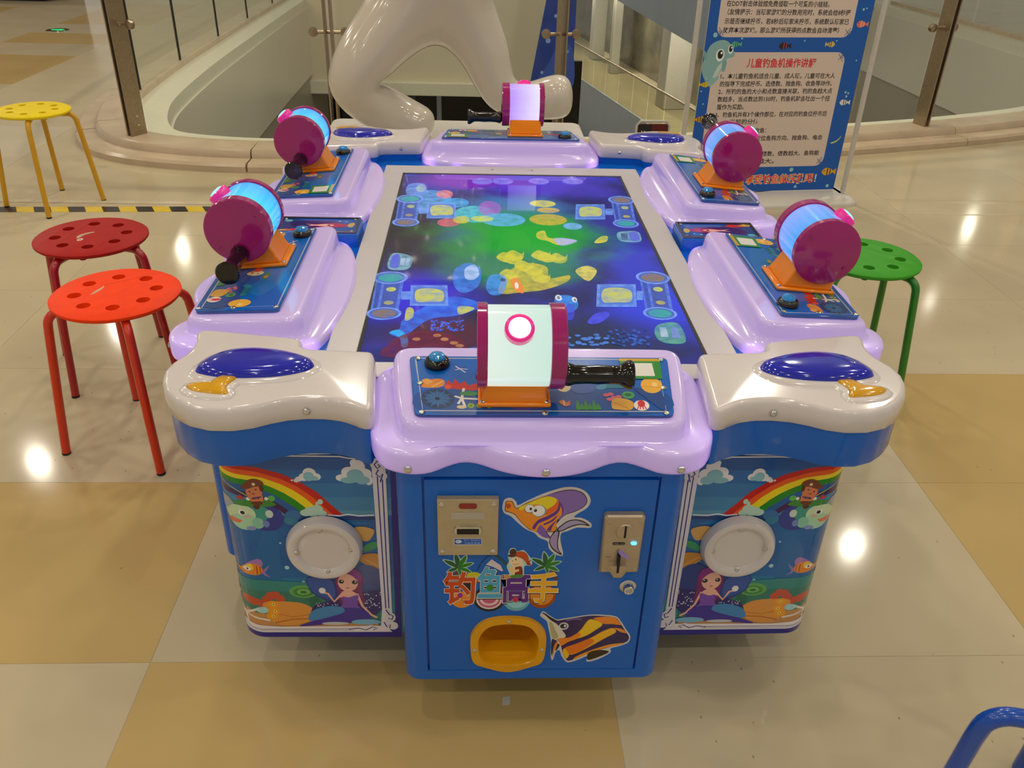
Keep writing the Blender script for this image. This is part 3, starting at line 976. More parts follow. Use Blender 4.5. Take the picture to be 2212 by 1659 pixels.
    ('c','c88a38',[(-0.3189,0.3256),(-0.285,0.3284),(-0.2857,0.2923),(-0.3155,0.3076)]),
    ('s','e0b060',[(-0.3148,0.3196),(-0.2865,0.2984)],0.0018),
    ('c','1c3a8c',[(-0.422,0.2685),(-0.402,0.2745),(-0.3569,0.2681),(-0.3204,0.3016),(-0.2859,0.2892),(-0.2853,0.2332),(-0.3147,0.2079),(-0.3733,0.2052),(-0.4108,0.2278),(-0.4206,0.2467)]),
    ('c','3058b0',[(-0.4208,0.2685),(-0.4024,0.2699),(-0.3757,0.262),(-0.3746,0.218),(-0.4062,0.2277),(-0.4183,0.2467)]),
    ('c','241c70',[(-0.416,0.1958),(-0.3844,0.2117),(-0.285,0.2396),(-0.2851,0.1915),(-0.317,0.1689),(-0.4113,0.1697)]),
    ('e','c8d0f0',-0.3132,0.2109,0.0012,0.0016,0),
    ('e','c8d0f0',-0.3122,0.2292,0.0012,0.0016,0),
    ('e','c8d0f0',-0.3002,0.2025,0.0012,0.0016,0),
    ('e','c8d0f0',-0.2944,0.1991,0.0012,0.0016,0),
    ('e','c8d0f0',-0.3092,0.2272,0.0012,0.0016,0),
    ('e','c8d0f0',-0.3146,0.1934,0.0012,0.0016,0),
    ('e','c8d0f0',-0.3049,0.2179,0.0012,0.0016,0),
    ('e','c8d0f0',-0.3012,0.2156,0.0012,0.0016,0),
    ('e','c8d0f0',-0.3057,0.2102,0.0012,0.0016,0),
    ('e','c8d0f0',-0.3052,0.2061,0.0012,0.0016,0),
    ('e','c8d0f0',-0.3128,0.205,0.0012,0.0016,0),
    ('e','c8d0f0',-0.3182,0.2043,0.0012,0.0016,0),
    ('e','c8d0f0',-0.2866,0.2328,0.0012,0.0016,0),
    ('e','c8d0f0',-0.3087,0.2135,0.0012,0.0016,0),
    ('e','c8d0f0',-0.3039,0.1998,0.0012,0.0016,0),
    ('e','c8d0f0',-0.3155,0.206,0.0012,0.0016,0),
    ('e','c8d0f0',-0.2984,0.2007,0.0012,0.0016,0),
    ('e','c8d0f0',-0.2901,0.2048,0.0012,0.0016,0),
    ('e','c8d0f0',-0.3161,0.2048,0.0012,0.0016,0),
    ('e','c8d0f0',-0.2871,0.2275,0.0012,0.0016,0),
    ('e','c8d0f0',-0.29,0.1938,0.0012,0.0016,0),
    ('e','c8d0f0',-0.2972,0.1984,0.0012,0.0016,0),
    ('e','c8d0f0',-0.3093,0.1948,0.0012,0.0016,0),
    ('e','c8d0f0',-0.2946,0.2249,0.0012,0.0016,0),
    ('e','c8d0f0',-0.2992,0.2042,0.0012,0.0016,0),
    ('e','c8d0f0',-0.3165,0.2281,0.0012,0.0016,0),
    ('e','c8d0f0',-0.4038,0.206,0.0009,0.0013,0),
    ('e','c8d0f0',-0.4092,0.2051,0.0009,0.0013,0),
    ('e','c8d0f0',-0.3946,0.2006,0.0009,0.0013,0),
    ('e','c8d0f0',-0.3728,0.2012,0.0009,0.0013,0),
    ('e','c8d0f0',-0.3886,0.2055,0.0009,0.0013,0),
    ('e','c8d0f0',-0.3795,0.201,0.0009,0.0013,0),
    ('e','c8d0f0',-0.3972,0.1967,0.0009,0.0013,0),
    ('e','c8d0f0',-0.4049,0.1979,0.0009,0.0013,0),
    ('e','c8d0f0',-0.3977,0.1976,0.0009,0.0013,0),
    ('e','c8d0f0',-0.395,0.2047,0.0009,0.0013,0),
    ('e','c8d0f0',-0.4067,0.2019,0.0009,0.0013,0),
    ('e','c8d0f0',-0.3872,0.2047,0.0009,0.0013,0),
    ('e','c8d0f0',-0.4067,0.2001,0.0009,0.0013,0),
    ('e','c8d0f0',-0.3698,0.2016,0.0009,0.0013,0),
    ('e','c8d0f0',-0.371,0.1969,0.0009,0.0013,0),
    ('e','c8d0f0',-0.3742,0.2028,0.0009,0.0013,0),
    ('e','c8d0f0',-0.3821,0.1967,0.0009,0.0013,0),
    ('e','c8d0f0',-0.4024,0.2004,0.0009,0.0013,0),
    ('e','c8d0f0',-0.4077,0.1978,0.0009,0.0013,0),
    ('e','c8d0f0',-0.4008,0.2018,0.0009,0.0013,0),
    ('c','7a1a6a',[(-0.3686,0.2651),(-0.3605,0.2804),(-0.3437,0.2926),(-0.3257,0.2894),(-0.3178,0.271),(-0.3201,0.2335),(-0.3172,0.2047),(-0.3336,0.2049),(-0.3616,0.2051),(-0.3664,0.2338)]),
    ('e','f0b8a8',-0.3461,0.2587,0.0188,0.0224,0),
    ('c','8a1e90',[(-0.3688,0.262),(-0.3608,0.2774),(-0.3469,0.2804),(-0.3359,0.2742),(-0.3253,0.2617),(-0.3203,0.2679),(-0.328,0.2894),(-0.3458,0.2956),(-0.3626,0.2835)]),
    ('e','282028',-0.3579,0.2613,0.005,0.005,0),
    ('e','282028',-0.3332,0.2593,0.0055,0.0053,0),
    ('e','f8f0f0',-0.3566,0.2625,0.0014,0.0016,0),
    ('e','f8f0f0',-0.3317,0.2608,0.0014,0.0016,0),
    ('e','d07878',-0.3471,0.2453,0.0037,0.0019,0),
    ('c','f0b8a8',[(-0.3533,0.2384),(-0.3418,0.2384),(-0.3319,0.2304),(-0.3314,0.2209),(-0.3627,0.2211),(-0.3607,0.2322)]),
    ('s','f0b8a8',[(-0.3598,0.229),(-0.3752,0.21),(-0.3851,0.2308),(-0.3941,0.234)],0.0046),
    ('s','f0b8a8',[(-0.3307,0.2304),(-0.3223,0.1983),(-0.3072,0.1754),(-0.2958,0.1671)],0.0046),
    ('e','e8ecf0',-0.3955,0.2387,0.0064,0.0075,0),
    ('c','7848b8',[(-0.3591,0.2226),(-0.3465,0.221),(-0.3287,0.2266),(-0.3315,0.2016),(-0.3229,0.1886),(-0.3419,0.1855),(-0.3649,0.1922),(-0.3593,0.2051)]),
    ('c','3a2aa0',[(-0.3649,0.1922),(-0.3228,0.1902),(-0.3076,0.1688),(-0.318,0.1524),(-0.3655,0.1528),(-0.4252,0.1467),(-0.4465,0.1469),(-0.4119,0.1632)]),
    ('c','3a88c8',[(-0.4263,0.1731),(-0.4143,0.1893),(-0.3854,0.1988),(-0.3623,0.1954),(-0.3586,0.1824),(-0.3878,0.1695),(-0.424,0.16)]),
    ('e','78b8e0',-0.3178,0.1557,0.0285,0.0073,0),
    ('e','c0c8d0',-0.3774,0.1523,0.0261,0.004,0),
    ('p','14148c',[(-0.2541,0.5575),(-0.2436,0.5576),(-0.2504,0.1147),(-0.301,0.1152),(-0.295,0.1388),(-0.2613,0.1418)]),
    ('p','e8e4ec',[(-0.2863,0.542),(-0.2623,0.5395),(-0.2664,0.1881),(-0.2649,0.1419),(-0.29,0.1421),(-0.2853,0.1883)]),
    ('s','14148c',[(-0.2776,0.5081),(-0.2781,0.1915)],0.0021),
    ('s','14148c',[(-0.269,0.5107),(-0.2722,0.1914)],0.0021),
    ('p','e8e4ec',[(-0.5589,0.1529),(-0.4846,0.1446),(-0.2803,0.1454),(-0.2668,0.1267),(-0.5526,0.1296),(-0.5572,0.1396)]),
    ('s','14148c',[(-0.5553,0.1446),(-0.5279,0.1377),(-0.3428,0.1369)],0.0014),
    ('s','5a5a90',[(-0.5562,0.138),(-0.5284,0.1337),(-0.3431,0.1325)],0.0009),
    ('p','14148c',[(-0.5562,0.138),(-0.5478,0.1298),(-0.2499,0.1283),(-0.2505,0.114),(-0.54,0.117),(-0.5509,0.1245)]),
    ('e','e8e4ec',-0.2784,0.533,0.0101,0.0125,0),
    ('e','e8e4ec',-0.2637,0.5317,0.0072,0.0089,0),
    ('e','e8e4ec',-0.275,0.5173,0.0089,0.011,0),
    ('e','e8e4ec',-0.267,0.5081,0.0068,0.0085,0),
    ('s','14148c',[(-0.2678,0.5343),(-0.2759,0.5395),(-0.2816,0.5317),(-0.2767,0.5239),(-0.2712,0.5291),(-0.2753,0.5317)],0.0025),
    ('s','14148c',[(-0.2748,0.5213),(-0.2795,0.512),(-0.2735,0.5054),(-0.2678,0.5121),(-0.273,0.4948)],0.0025),
    ('e','e8e4ec',-0.2721,0.1685,0.0119,0.0132,0),
    ('e','e8e4ec',-0.266,0.1452,0.0096,0.0107,0),
    ('e','e8e4ec',-0.2806,0.1387,0.0086,0.0097,0),
    ('e','e8e4ec',-0.3093,0.1383,0.0081,0.0091,0),
    ('e','e8e4ec',-0.3334,0.1358,0.0062,0.007,0),
    ('s','14148c',[(-0.2782,0.1882),(-0.2718,0.1751),(-0.2648,0.1718),(-0.2676,0.1619),(-0.2746,0.1652)],0.0024),
    ('s','14148c',[(-0.2834,0.1554),(-0.2781,0.142),(-0.2706,0.1486),(-0.2734,0.1386)],0.0024),
    ('s','14148c',[(-0.3524,0.136),(-0.3331,0.1392),(-0.3191,0.134),(-0.3067,0.1423),(-0.2973,0.1388),(-0.3048,0.1339)],0.0021),
    ('c','e6e6ee',[(-0.4417,0.552),(-0.4183,0.5576),(-0.3975,0.559),(-0.3726,0.5585),(-0.3501,0.5547),(-0.3773,0.5531),(-0.4084,0.5526)]),
    ('s','e6e6ee',[(-0.4629,0.5476),(-0.4274,0.55),(-0.3776,0.5496),(-0.3401,0.5491),(-0.3258,0.5458),(-0.3123,0.5441)],0.0027)]
SCREEN_ART = [
    ('e','d06070',-0.18,0.1604,0.029,0.031,0),
    ('e','5aa0e0',-0.2367,0.331,0.0617,0.0962,0),
    ('e','50c0d0',-0.1124,0.2283,0.0548,0.0669,0),
    ('e','a060c0',-0.072,0.2755,0.0305,0.0617,0),
    ('e','60b0e0',-0.0387,0.1875,0.059,0.0505,0),
    ('e','c8b040',0.0799,0.1923,0.0496,0.0436,0),
    ('e','d8d050',0.0735,0.3211,0.0364,0.0288,0),
    ('e','d8b050',0.0852,0.2669,0.0306,0.0215,0),
    ('e','7ab0f0',0.1398,0.1449,0.0244,0.0252,0),
    ('e','c8d048',-0.0927,0.1925,0.0295,0.0232,0),
    ('e','c8c040',-0.1465,0.1831,0.022,0.0287,0),
    ('e','e08080',-0.1975,0.3903,0.0237,0.0369,0),
    ('e','40a0e0',-0.1642,0.3183,0.036,0.0398,0),
    ('c','c8b838',[(-0.0583,-0.2743),(-0.0482,-0.1934),(-0.0254,-0.1392),(0.0107,-0.1046),(0.053,-0.1258),(0.0569,-0.1906),(0.1007,-0.1735),(0.0931,-0.2104),(0.0443,-0.2521),(-0.0055,-0.2681)]),
    ('c','d0c840',[(-0.0606,-0.0724),(-0.0421,-0.0387),(-0.0205,-0.0617),(-0.0153,-0.0426),(-0.0194,-0.0919),(-0.0415,-0.1017)]),
    ('c','d0c840',[(-0.0455,-0.0835),(-0.0268,-0.0501),(-0.0054,-0.073),(-0.0001,-0.054),(-0.0045,-0.1028),(-0.0266,-0.1125)]),
    ('c','d0c840',[(0.0347,-0.0694),(0.0547,-0.0355),(0.0755,-0.0587),(0.0815,-0.0395),(0.0754,-0.089),(0.0527,-0.0988)]),
    ('c','d0c840',[(0.061,-0.0744),(0.0814,-0.0407),(0.1019,-0.0638),(0.1081,-0.0446),(0.1014,-0.0939),(0.0786,-0.1037)]),
    ('c','d0c840',[(0.022,-0.058),(0.0419,-0.0239),(0.0629,-0.0473),(0.0688,-0.0278),(0.0629,-0.0778),(0.0402,-0.0878)]),
    ('c','d0c840',[(-0.0205,-0.1224),(-0.0017,-0.0902),(0.0191,-0.1123),(0.0244,-0.094),(0.0197,-0.1412),(-0.0023,-0.1505)]),
    ('c','d0c840',[(-0.0001,-0.1494),(0.0188,-0.1179),(0.0391,-0.1395),(0.0446,-0.1216),(0.0395,-0.1677),(0.0177,-0.1768)]),
    ('c','d0c840',[(-0.0561,-0.1725),(-0.0383,-0.1417),(-0.0177,-0.1629),(-0.0127,-0.1454),(-0.0167,-0.1905),(-0.0379,-0.1994)]),
    ('c','d0c840',[(0.0148,-0.1917),(0.0335,-0.1614),(0.0533,-0.1822),(0.0588,-0.165),(0.0535,-0.2094),(0.0321,-0.2182)]),
    ('c','d0c840',[(-0.0404,-0.06),(-0.0215,-0.026),(0.0001,-0.0493),(0.0054,-0.0299),(0.0009,-0.0797),(-0.0215,-0.0896)]),
    ('c','e0d060',[(0.1183,-0.146),(0.1451,-0.1175),(0.1651,-0.1337),(0.164,-0.161),(0.1441,-0.2039),(0.1289,-0.1886)]),
    ('c','d8c850',[(0.0444,0.0935),(0.0643,0.1077),(0.0706,0.0614),(0.0984,0.0559),(0.1395,0.0444),(0.0947,0.0112),(0.0688,0.0356),(0.0444,0.054)]),
    ('c','d8d040',[(0.1826,0.0331),(0.2039,0.0728),(0.2206,0.0734),(0.2139,0.0406),(0.1935,0.0272)]),
    ('c','b0b0f0',[(0.0843,0.0554),(0.1172,0.0566),(0.1412,0.0381),(0.099,0.0076)]),
    ('c','3f7fe0',[(-0.1578,-0.1539),(-0.1286,-0.1088),(-0.0983,-0.1413),(-0.1026,-0.2359),(-0.1347,-0.2761),(-0.1558,-0.2372)]),
    ('c','b0c8f0',[(-0.1325,-0.1423),(-0.1112,-0.1195),(-0.1005,-0.1737),(-0.1151,-0.2056),(-0.1318,-0.1957)]),
    ('c','4090e8',[(-0.0863,-0.2455),(-0.0774,-0.1837),(-0.0519,-0.1724),(-0.0401,-0.2036),(-0.0502,-0.2741),(-0.0746,-0.2843)]),
    ('e','102040',-0.0485,-0.2038,0.0058,0.0104,0),
    ('c','f08030',[(-0.0318,-0.2034),(-0.0147,-0.1925),(-0.0076,-0.2233),(-0.0058,-0.273),(-0.0216,-0.2636),(-0.029,-0.244)]),
    ('e','f0f0f0',-0.0196,-0.2337,0.0041,0.0182,0),
    ('c','2f6fe8',[(-0.253,-0.4057),(-0.2185,-0.3526),(-0.1662,-0.296),(-0.1105,-0.3136),(-0.1026,-0.3501),(-0.1483,-0.3864),(-0.2005,-0.4047),(-0.2372,-0.4712),(-0.2374,-0.5178),(-0.2477,-0.5217),(-0.254,-0.4873),(-0.2755,-0.4679),(-0.2572,-0.4474)]),
    ('c','30b0f0',[(-0.2758,-0.4639),(-0.2568,-0.4515),(-0.2402,-0.4792),(-0.2357,-0.5178),(-0.246,-0.5217),(-0.2543,-0.4834)]),
    ('c','c8c840',[(-0.1435,-0.3419),(-0.1104,-0.3503),(-0.1408,-0.3819)]),
    ('c','c8c840',[(-0.2493,-0.3533),(-0.2355,-0.3574),(-0.2348,-0.3968),(-0.2489,-0.4099)]),
    ('c','3a90f0',[(0.0593,-0.2955),(0.0868,-0.2805),(0.1047,-0.3039),(0.1025,-0.3457),(0.0788,-0.3686),(0.0612,-0.3465)]),
    ('e','f0f0f0',0.0674,-0.2953,0.0072,0.0153,0),
    ('e','102040',0.0674,-0.2953,0.0032,0.0086,0),
    ('e','f0f0f0',0.1007,-0.304,0.0056,0.0133,0),
    ('e','102040',0.1013,-0.3059,0.0028,0.0076,0),
    ('c','4a50e8',[(0.1172,-0.407),(0.1367,-0.3718),(0.1612,-0.3624),(0.1647,-0.3801),(0.1435,-0.4108),(0.1234,-0.4196)]),
    ('c','4048d0',[(0.0825,-0.3278),(0.0975,-0.3366),(0.0875,-0.399),(0.073,-0.3907)]),
    ('c','6a1a38',[(-0.2762,-0.5184),(-0.2377,-0.4633),(-0.1833,-0.4583),(-0.1388,-0.4854),(-0.1239,-0.5311),(-0.127,-0.5606),(-0.2721,-0.5626)]),
    ('e','c08050',-0.2215,-0.4907,0.0079,0.007,0),
    ('e','c08050',-0.1826,-0.4743,0.008,0.0071,0),
    ('e','c08050',-0.1676,-0.4898,0.0079,0.007,0),
    ('e','c08050',-0.1492,-0.505,0.0079,0.0069,0),
    ('e','c08050',-0.1383,-0.5162,0.0078,0.0068,0),
    ('e','3058c8',-0.156,-0.4422,0.0026,0.0041,0),
    ('e','4868e8',-0.1449,-0.451,0.0026,0.0041,0),
    ('e','3058c8',-0.1484,-0.4501,0.0026,0.0041,0),
    ('e','4868e8',-0.1938,-0.4303,0.0026,0.0042,0),
    ('e','3058c8',-0.1359,-0.4376,0.0026,0.0041,0),
    ('e','4868e8',-0.139,-0.413,0.0026,0.0042,0),
    ('e','3058c8',-0.1663,-0.4197,0.0026,0.0042,0),
    ('e','4868e8',-0.1611,-0.4346,0.0026,0.0041,0),
    ('e','3058c8',-0.1953,-0.4189,0.0026,0.0042,0),
    ('e','4868e8',-0.1772,-0.4504,0.0026,0.0041,0),
    ('e','3058c8',-0.1476,-0.4153,0.0026,0.0042,0),
    ('e','4868e8',-0.1456,-0.4143,0.0026,0.0042,0),
    ('e','3058c8',-0.1571,-0.414,0.0026,0.0042,0),
    ('e','4868e8',-0.1946,-0.4487,0.0026,0.0041,0),
    ('e','3058c8',-0.1828,-0.4186,0.0026,0.0042,0),
    ('e','4868e8',-0.1333,-0.4476,0.0026,0.0041,0),
    ('e','3058c8',-0.1765,-0.4524,0.0026,0.0041,0),
    ('e','4868e8',-0.1613,-0.4394,0.0026,0.0041,0),
    ('e','3058c8',-0.1818,-0.4516,0.0026,0.0041,0),
    ('e','4868e8',-0.1514,-0.4522,0.0026,0.0041,0),
    ('e','3058c8',-0.1393,-0.4216,0.0026,0.0042,0),
    ('e','4868e8',-0.1733,-0.4161,0.0026,0.0042,0),
    ('e','3058c8',-0.1872,-0.4117,0.0026,0.0042,0),
    ('e','4868e8',-0.1763,-0.4363,0.0026,0.0041,0),
    ('e','3058c8',-0.1949,-0.44,0.0026,0.0041,0),
    ('e','4868e8',-0.1745,-0.4228,0.0026,0.0042,0),
    ('e','3058c8',-0.1439,-0.4301,0.0026,0.0042,0),
    ('e','4868e8',-0.1756,-0.4307,0.0026,0.0042,0),
    ('e','3058c8',-0.1516,-0.4107,0.0026,0.0042,0),
    ('e','4868e8',-0.1344,-0.4087,0.0026,0.0042,0),
    ('e','3058c8',-0.1479,-0.4467,0.0026,0.0041,0),
    ('e','4868e8',-0.1938,-0.4449,0.0026,0.0041,0),
    ('e','3058c8',-0.1723,-0.4351,0.0026,0.0041,0),
    ('e','4868e8',-0.1959,-0.411,0.0026,0.0042,0),
    ('e','3058c8',-0.1833,-0.4522,0.0026,0.0041,0),
    ('e','4868e8',-0.1827,-0.4433,0.0026,0.0041,0),
    ('e','3058c8',-0.1365,-0.4508,0.0026,0.0041,0),
    ('e','4868e8',-0.1741,-0.4249,0.0026,0.0042,0),
    ('e','3058c8',-0.1621,-0.4438,0.0026,0.0041,0),
    ('e','4868e8',-0.1882,-0.443,0.0026,0.0041,0),
    ('e','3058c8',-0.1449,-0.4473,0.0026,0.0041,0),
    ('e','4868e8',-0.1923,-0.452,0.0026,0.0041,0),
    ('e','3058c8',-0.1901,-0.4245,0.0026,0.0042,0),
    ('e','4868e8',-0.1565,-0.4501,0.0026,0.0041,0),
    ('e','3058c8',-0.1734,-0.4507,0.0026,0.0041,0),
    ('e','4868e8',-0.1614,-0.4227,0.0026,0.0042,0),
    ('e','3058c8',-0.1761,-0.4167,0.0026,0.0042,0),
    ('e','4868e8',-0.1913,-0.4157,0.0026,0.0042,0),
    ('e','3058c8',-0.1515,-0.4535,0.0026,0.0041,0),
    ('e','4868e8',-0.1862,-0.4109,0.0026,0.0042,0),
    ('e','3058c8',-0.1332,-0.4323,0.0026,0.0041,0),
    ('e','4868e8',-0.1703,-0.4194,0.0026,0.0042,0),
    ('e','3058c8',-0.1577,-0.446,0.0026,0.0041,0),
    ('e','4868e8',-0.1669,-0.4278,0.0026,0.0042,0),
    ('e','3058c8',-0.1911,-0.4506,0.0026,0.0041,0),
    ('e','4868e8',-0.1935,-0.4316,0.0026,0.0041,0),
    ('e','3058c8',-0.143,-0.4139,0.0026,0.0042,0),
    ('e','4868e8',-0.1489,-0.4514,0.0026,0.0041,0),
    ('e','3058c8',-0.1554,-0.4442,0.0026,0.0041,0),
    ('e','4868e8',-0.1889,-0.4288,0.0026,0.0042,0),
    ('e','203a80',0.1586,-0.5014,0.0033,0.0047,0),
    ('e','3060c0',0.1741,-0.4749,0.0033,0.0048,0),
    ('e','203a80',0.2269,-0.5008,0.0033,0.0047,0),
    ('e','3060c0',0.2297,-0.474,0.0033,0.0048,0),
    ('e','203a80',0.187,-0.4933,0.0033,0.0047,0),
    ('e','3060c0',0.1909,-0.4636,0.0034,0.0049,0),
    ('e','203a80',0.1862,-0.4537,0.0034,0.0049,0),
    ('e','3060c0',0.1755,-0.5105,0.0033,0.0046,0),
    ('e','203a80',0.2264,-0.4858,0.0033,0.0048,0),
    ('e','3060c0',0.192,-0.4668,0.0034,0.0048,0),
    ('e','203a80',0.1591,-0.4628,0.0034,0.0049,0),
    ('e','3060c0',0.2093,-0.502,0.0033,0.0047,0),
    ('e','203a80',0.1762,-0.4972,0.0033,0.0047,0),
    ('e','3060c0',0.2106,-0.4906,0.0033,0.0047,0),
    ('e','203a80',0.2009,-0.495,0.0033,0.0047,0),
    ('e','3060c0',0.1772,-0.4918,0.0033,0.0047,0),
    ('e','203a80',0.1727,-0.4772,0.0033,0.0048,0),
    ('e','3060c0',0.2102,-0.4903,0.0033,0.0047,0),
    ('e','203a80',0.1693,-0.5078,0.0033,0.0046,0),
    ('e','3060c0',0.2017,-0.4831,0.0033,0.0048,0),
    ('e','203a80',0.1502,-0.4817,0.0033,0.0048,0),
    ('e','3060c0',0.1684,-0.4897,0.0033,0.0047,0),
    ('e','203a80',0.1841,-0.4991,0.0033,0.0047,0),
    ('e','3060c0',0.1992,-0.4976,0.0033,0.0047,0),
    ('e','203a80',0.1766,-0.4877,0.0033,0.0047,0),
    ('e','3060c0',0.2061,-0.4995,0.0033,0.0047,0),
    ('e','203a80',0.1748,-0.501,0.0033,0.0047,0),
    ('e','3060c0',0.2184,-0.49,0.0033,0.0047,0),
    ('e','203a80',0.2239,-0.5077,0.0033,0.0046,0),
    ('e','3060c0',0.1915,-0.4798,0.0033,0.0048,0),
    ('e','203a80',0.1601,-0.5008,0.0033,0.0047,0),
    ('e','3060c0',0.2263,-0.4757,0.0033,0.0048,0),
    ('e','203a80',0.2036,-0.4923,0.0033,0.0047,0),
    ('e','3060c0',0.2128,-0.455,0.0034,0.0049,0),
    ('e','203a80',0.2123,-0.4829,0.0033,0.0048,0),
    ('e','3060c0',0.2047,-0.4722,0.0033,0.0048,0),
    ('e','203a80',0.1975,-0.4961,0.0033,0.0047,0),
    ('e','3060c0',0.1992,-0.4925,0.0033,0.0047,0),
    ('e','203a80',0.1551,-0.4552,0.0034,0.0049,0),
    ('e','3060c0',0.184,-0.488,0.0033,0.0047,0),
    ('e','203a80',0.1657,-0.4907,0.0033,0.0047,0),
    ('e','3060c0',0.2061,-0.446,0.0034,0.005,0),
    ('e','203a80',0.1909,-0.4591,0.0034,0.0049,0),
    ('e','3060c0',0.1575,-0.4533,0.0034,0.0049,0),
    ('e','203a80',0.1787,-0.4562,0.0034,0.0049,0),
    ('e','3060c0',0.1699,-0.4463,0.0034,0.0049,0),
    ('e','203a80',0.1888,-0.4697,0.0033,0.0048,0),
    ('e','3060c0',0.1985,-0.4838,0.0033,0.0048,0),
    ('e','203a80',0.1652,-0.5051,0.0033,0.0046,0),
    ('e','3060c0',0.1506,-0.4721,0.0033,0.0048,0),
    ('e','203a80',0.1732,-0.472,0.0033,0.0048,0),
    ('e','3060c0',0.156,-0.5005,0.0033,0.0047,0),
    ('e','203a80',0.1849,-0.446,0.0034,0.0049,0),
    ('e','3060c0',0.2041,-0.4498,0.0034,0.0049,0),
    ('e','203a80',0.1958,-0.4668,0.0034,0.0048,0),
    ('e','3060c0',0.1922,-0.5083,0.0033,0.0046,0),
    ('e','203a80',0.2173,-0.4719,0.0033,0.0048,0),
    ('e','3060c0',0.2143,-0.487,0.0033,0.0047,0),
    ('e','203a80',0.1834,-0.4534,0.0034,0.0049,0),
    ('e','3060c0',0.1975,-0.482,0.0033,0.0048,0),
    ('e','203a80',0.2222,-0.5085,0.0033,0.0046,0),
    ('e','3060c0',0.2008,-0.4675,0.0034,0.0048,0),
    ('e','203a80',0.2283,-0.4428,0.0034,0.005,0),
    ('e','3060c0',0.1579,-0.4828,0.0033,0.0048,0),
    ('e','203a80',0.2037,-0.453,0.0034,0.0049,0),
    ('e','3060c0',0.1967,-0.5038,0.0033,0.0047,0),
    ('e','203a80',0.181,-0.4733,0.0033,0.0048,0),
    ('e','3060c0',0.1701,-0.464,0.0034,0.0049,0),
    ('e','203a80',0.2303,-0.469,0.0034,0.0048,0),
    ('e','3060c0',0.2232,-0.5049,0.0033,0.0047,0),
    ('e','4a80d8',0.1147,-0.48,0.0059,0.0048,0),
    ('e','4a80d8',0.1418,-0.4999,0.0058,0.0047,0),
    ('e','4a80d8',0.1002,-0.4854,0.0059,0.0047,0),
    ('e','4a80d8',0.1421,-0.4995,0.0058,0.0047,0),
    ('e','4a80d8',0.0889,-0.4991,0.0058,0.0047,0),
    ('e','4a80d8',0.0751,-0.5116,0.0058,0.0046,0),
    ('e','4a80d8',0.1026,-0.4831,0.0059,0.0048,0),
    ('e','4a80d8',0.1231,-0.528,0.0057,0.0045,0),
    ('e','4a80d8',0.0676,-0.5042,0.0058,0.0046,0),
    ('e','4a80d8',0.084,-0.5376,0.0057,0.0045,0),
    ('e','4a80d8',0.1292,-0.4785,0.0059,0.0048,0),
    ('e','4a80d8',0.0903,-0.4712,0.0059,0.0048,0),
    ('e','4a80d8',0.1447,-0.4824,0.0059,0.0048,0),
    ('e','4a80d8',0.1135,-0.4985,0.0058,0.0047,0),
    ('e','4a80d8',0.115,-0.5095,0.0058,0.0046,0),
    ('e','4a80d8',0.1276,-0.4673,0.0059,0.0048,0),
    ('e','4a80d8',0.1269,-0.4833,0.0059,0.0048,0),
    ('e','4a80d8',0.1091,-0.4867,0.0059,0.0047,0),
    ('e','4a80d8',0.0892,-0.5036,0.0058,0.0046,0),
    ('e','4a80d8',0.1035,-0.4889,0.0059,0.0047,0),
    ('e','4a80d8',0.1228,-0.5083,0.0058,0.0046,0),
    ('e','4a80d8',0.0716,-0.48,0.0059,0.0048,0),
    ('e','4a80d8',0.0978,-0.5358,0.0057,0.0045,0),
    ('e','4a80d8',0.1341,-0.5042,0.0058,0.0047,0),
    ('e','4a80d8',0.0658,-0.5249,0.0057,0.0045,0),
    ('e','4a80d8',0.0987,-0.5074,0.0058,0.0046,0),
    ('p','6f9ae8',[(-0.2425,0.3132),(-0.1646,0.3167),(-0.1598,0.1898),(-0.2379,0.1866)]),
    ('p','4a70c8',[(-0.2359,0.3003),(-0.1695,0.3032),(-0.1659,0.2017),(-0.2328,0.199)]),
    ('c','c8c84a',[(-0.229,0.281),(-0.2019,0.2952),(-0.1736,0.2769),(-0.1721,0.2199),(-0.1988,0.2126),(-0.2259,0.2146)]),
    ('p','5a80d8',[(-0.3208,0.3417),(-0.2611,0.3444),(-0.261,0.1572),(-0.3166,0.155)]),
    ('p','2a3a90',[(-0.3161,0.3319),(-0.3072,0.3323),(-0.3043,0.1642),(-0.3126,0.1639)]),
    ('p','3a4898',[(-0.3013,0.3326),(-0.2685,0.3341),(-0.268,0.1657),(-0.2987,0.1645)]),
    ('e','7ea0f0',-0.291,0.343,0.0373,0.0361,0),
    ('e','3050a8',-0.291,0.343,0.0314,0.0291,0),
    ('e','2fa898',-0.291,0.343,0.0254,0.023,0),
    ('e','7ea0f0',-0.2888,0.1561,0.0348,0.0313,0),
    ('e','3050a8',-0.2888,0.1561,0.0292,0.0252,0),
    ('e','8a7048',-0.2888,0.1561,0.0236,0.02,0),
    ('e','c8d048',-0.2844,0.2796,0.0102,0.0124,0),
    ('e','b8b048',-0.2838,0.2097,0.0099,0.01,0),
    ('p','6f9ae8',[(-0.2626,0.273),(-0.2405,0.274),(-0.2379,0.2234),(-0.2596,0.2225)]),
    ('p','6f9ae8',[(0.1652,0.3172),(0.2449,0.3208),(0.2311,0.1984),(0.1511,0.1951)]),
    ('p','4a70c8',[(0.17,0.3048),(0.2379,0.3078),(0.2267,0.2099),(0.1581,0.2071)]),
    ('c','c8c84a',[(0.1741,0.2862),(0.2038,0.3),(0.2299,0.2824),(0.223,0.2275),(0.1947,0.2204),(0.1675,0.2222)]),
    ('p','5a80d8',[(0.2673,0.3574),(0.3261,0.3601),(0.3086,0.1698),(0.2539,0.1677)]),
    ('p','2a3a90',[(0.271,0.3474),(0.2797,0.3478),(0.2669,0.177),(0.2586,0.1767)]),
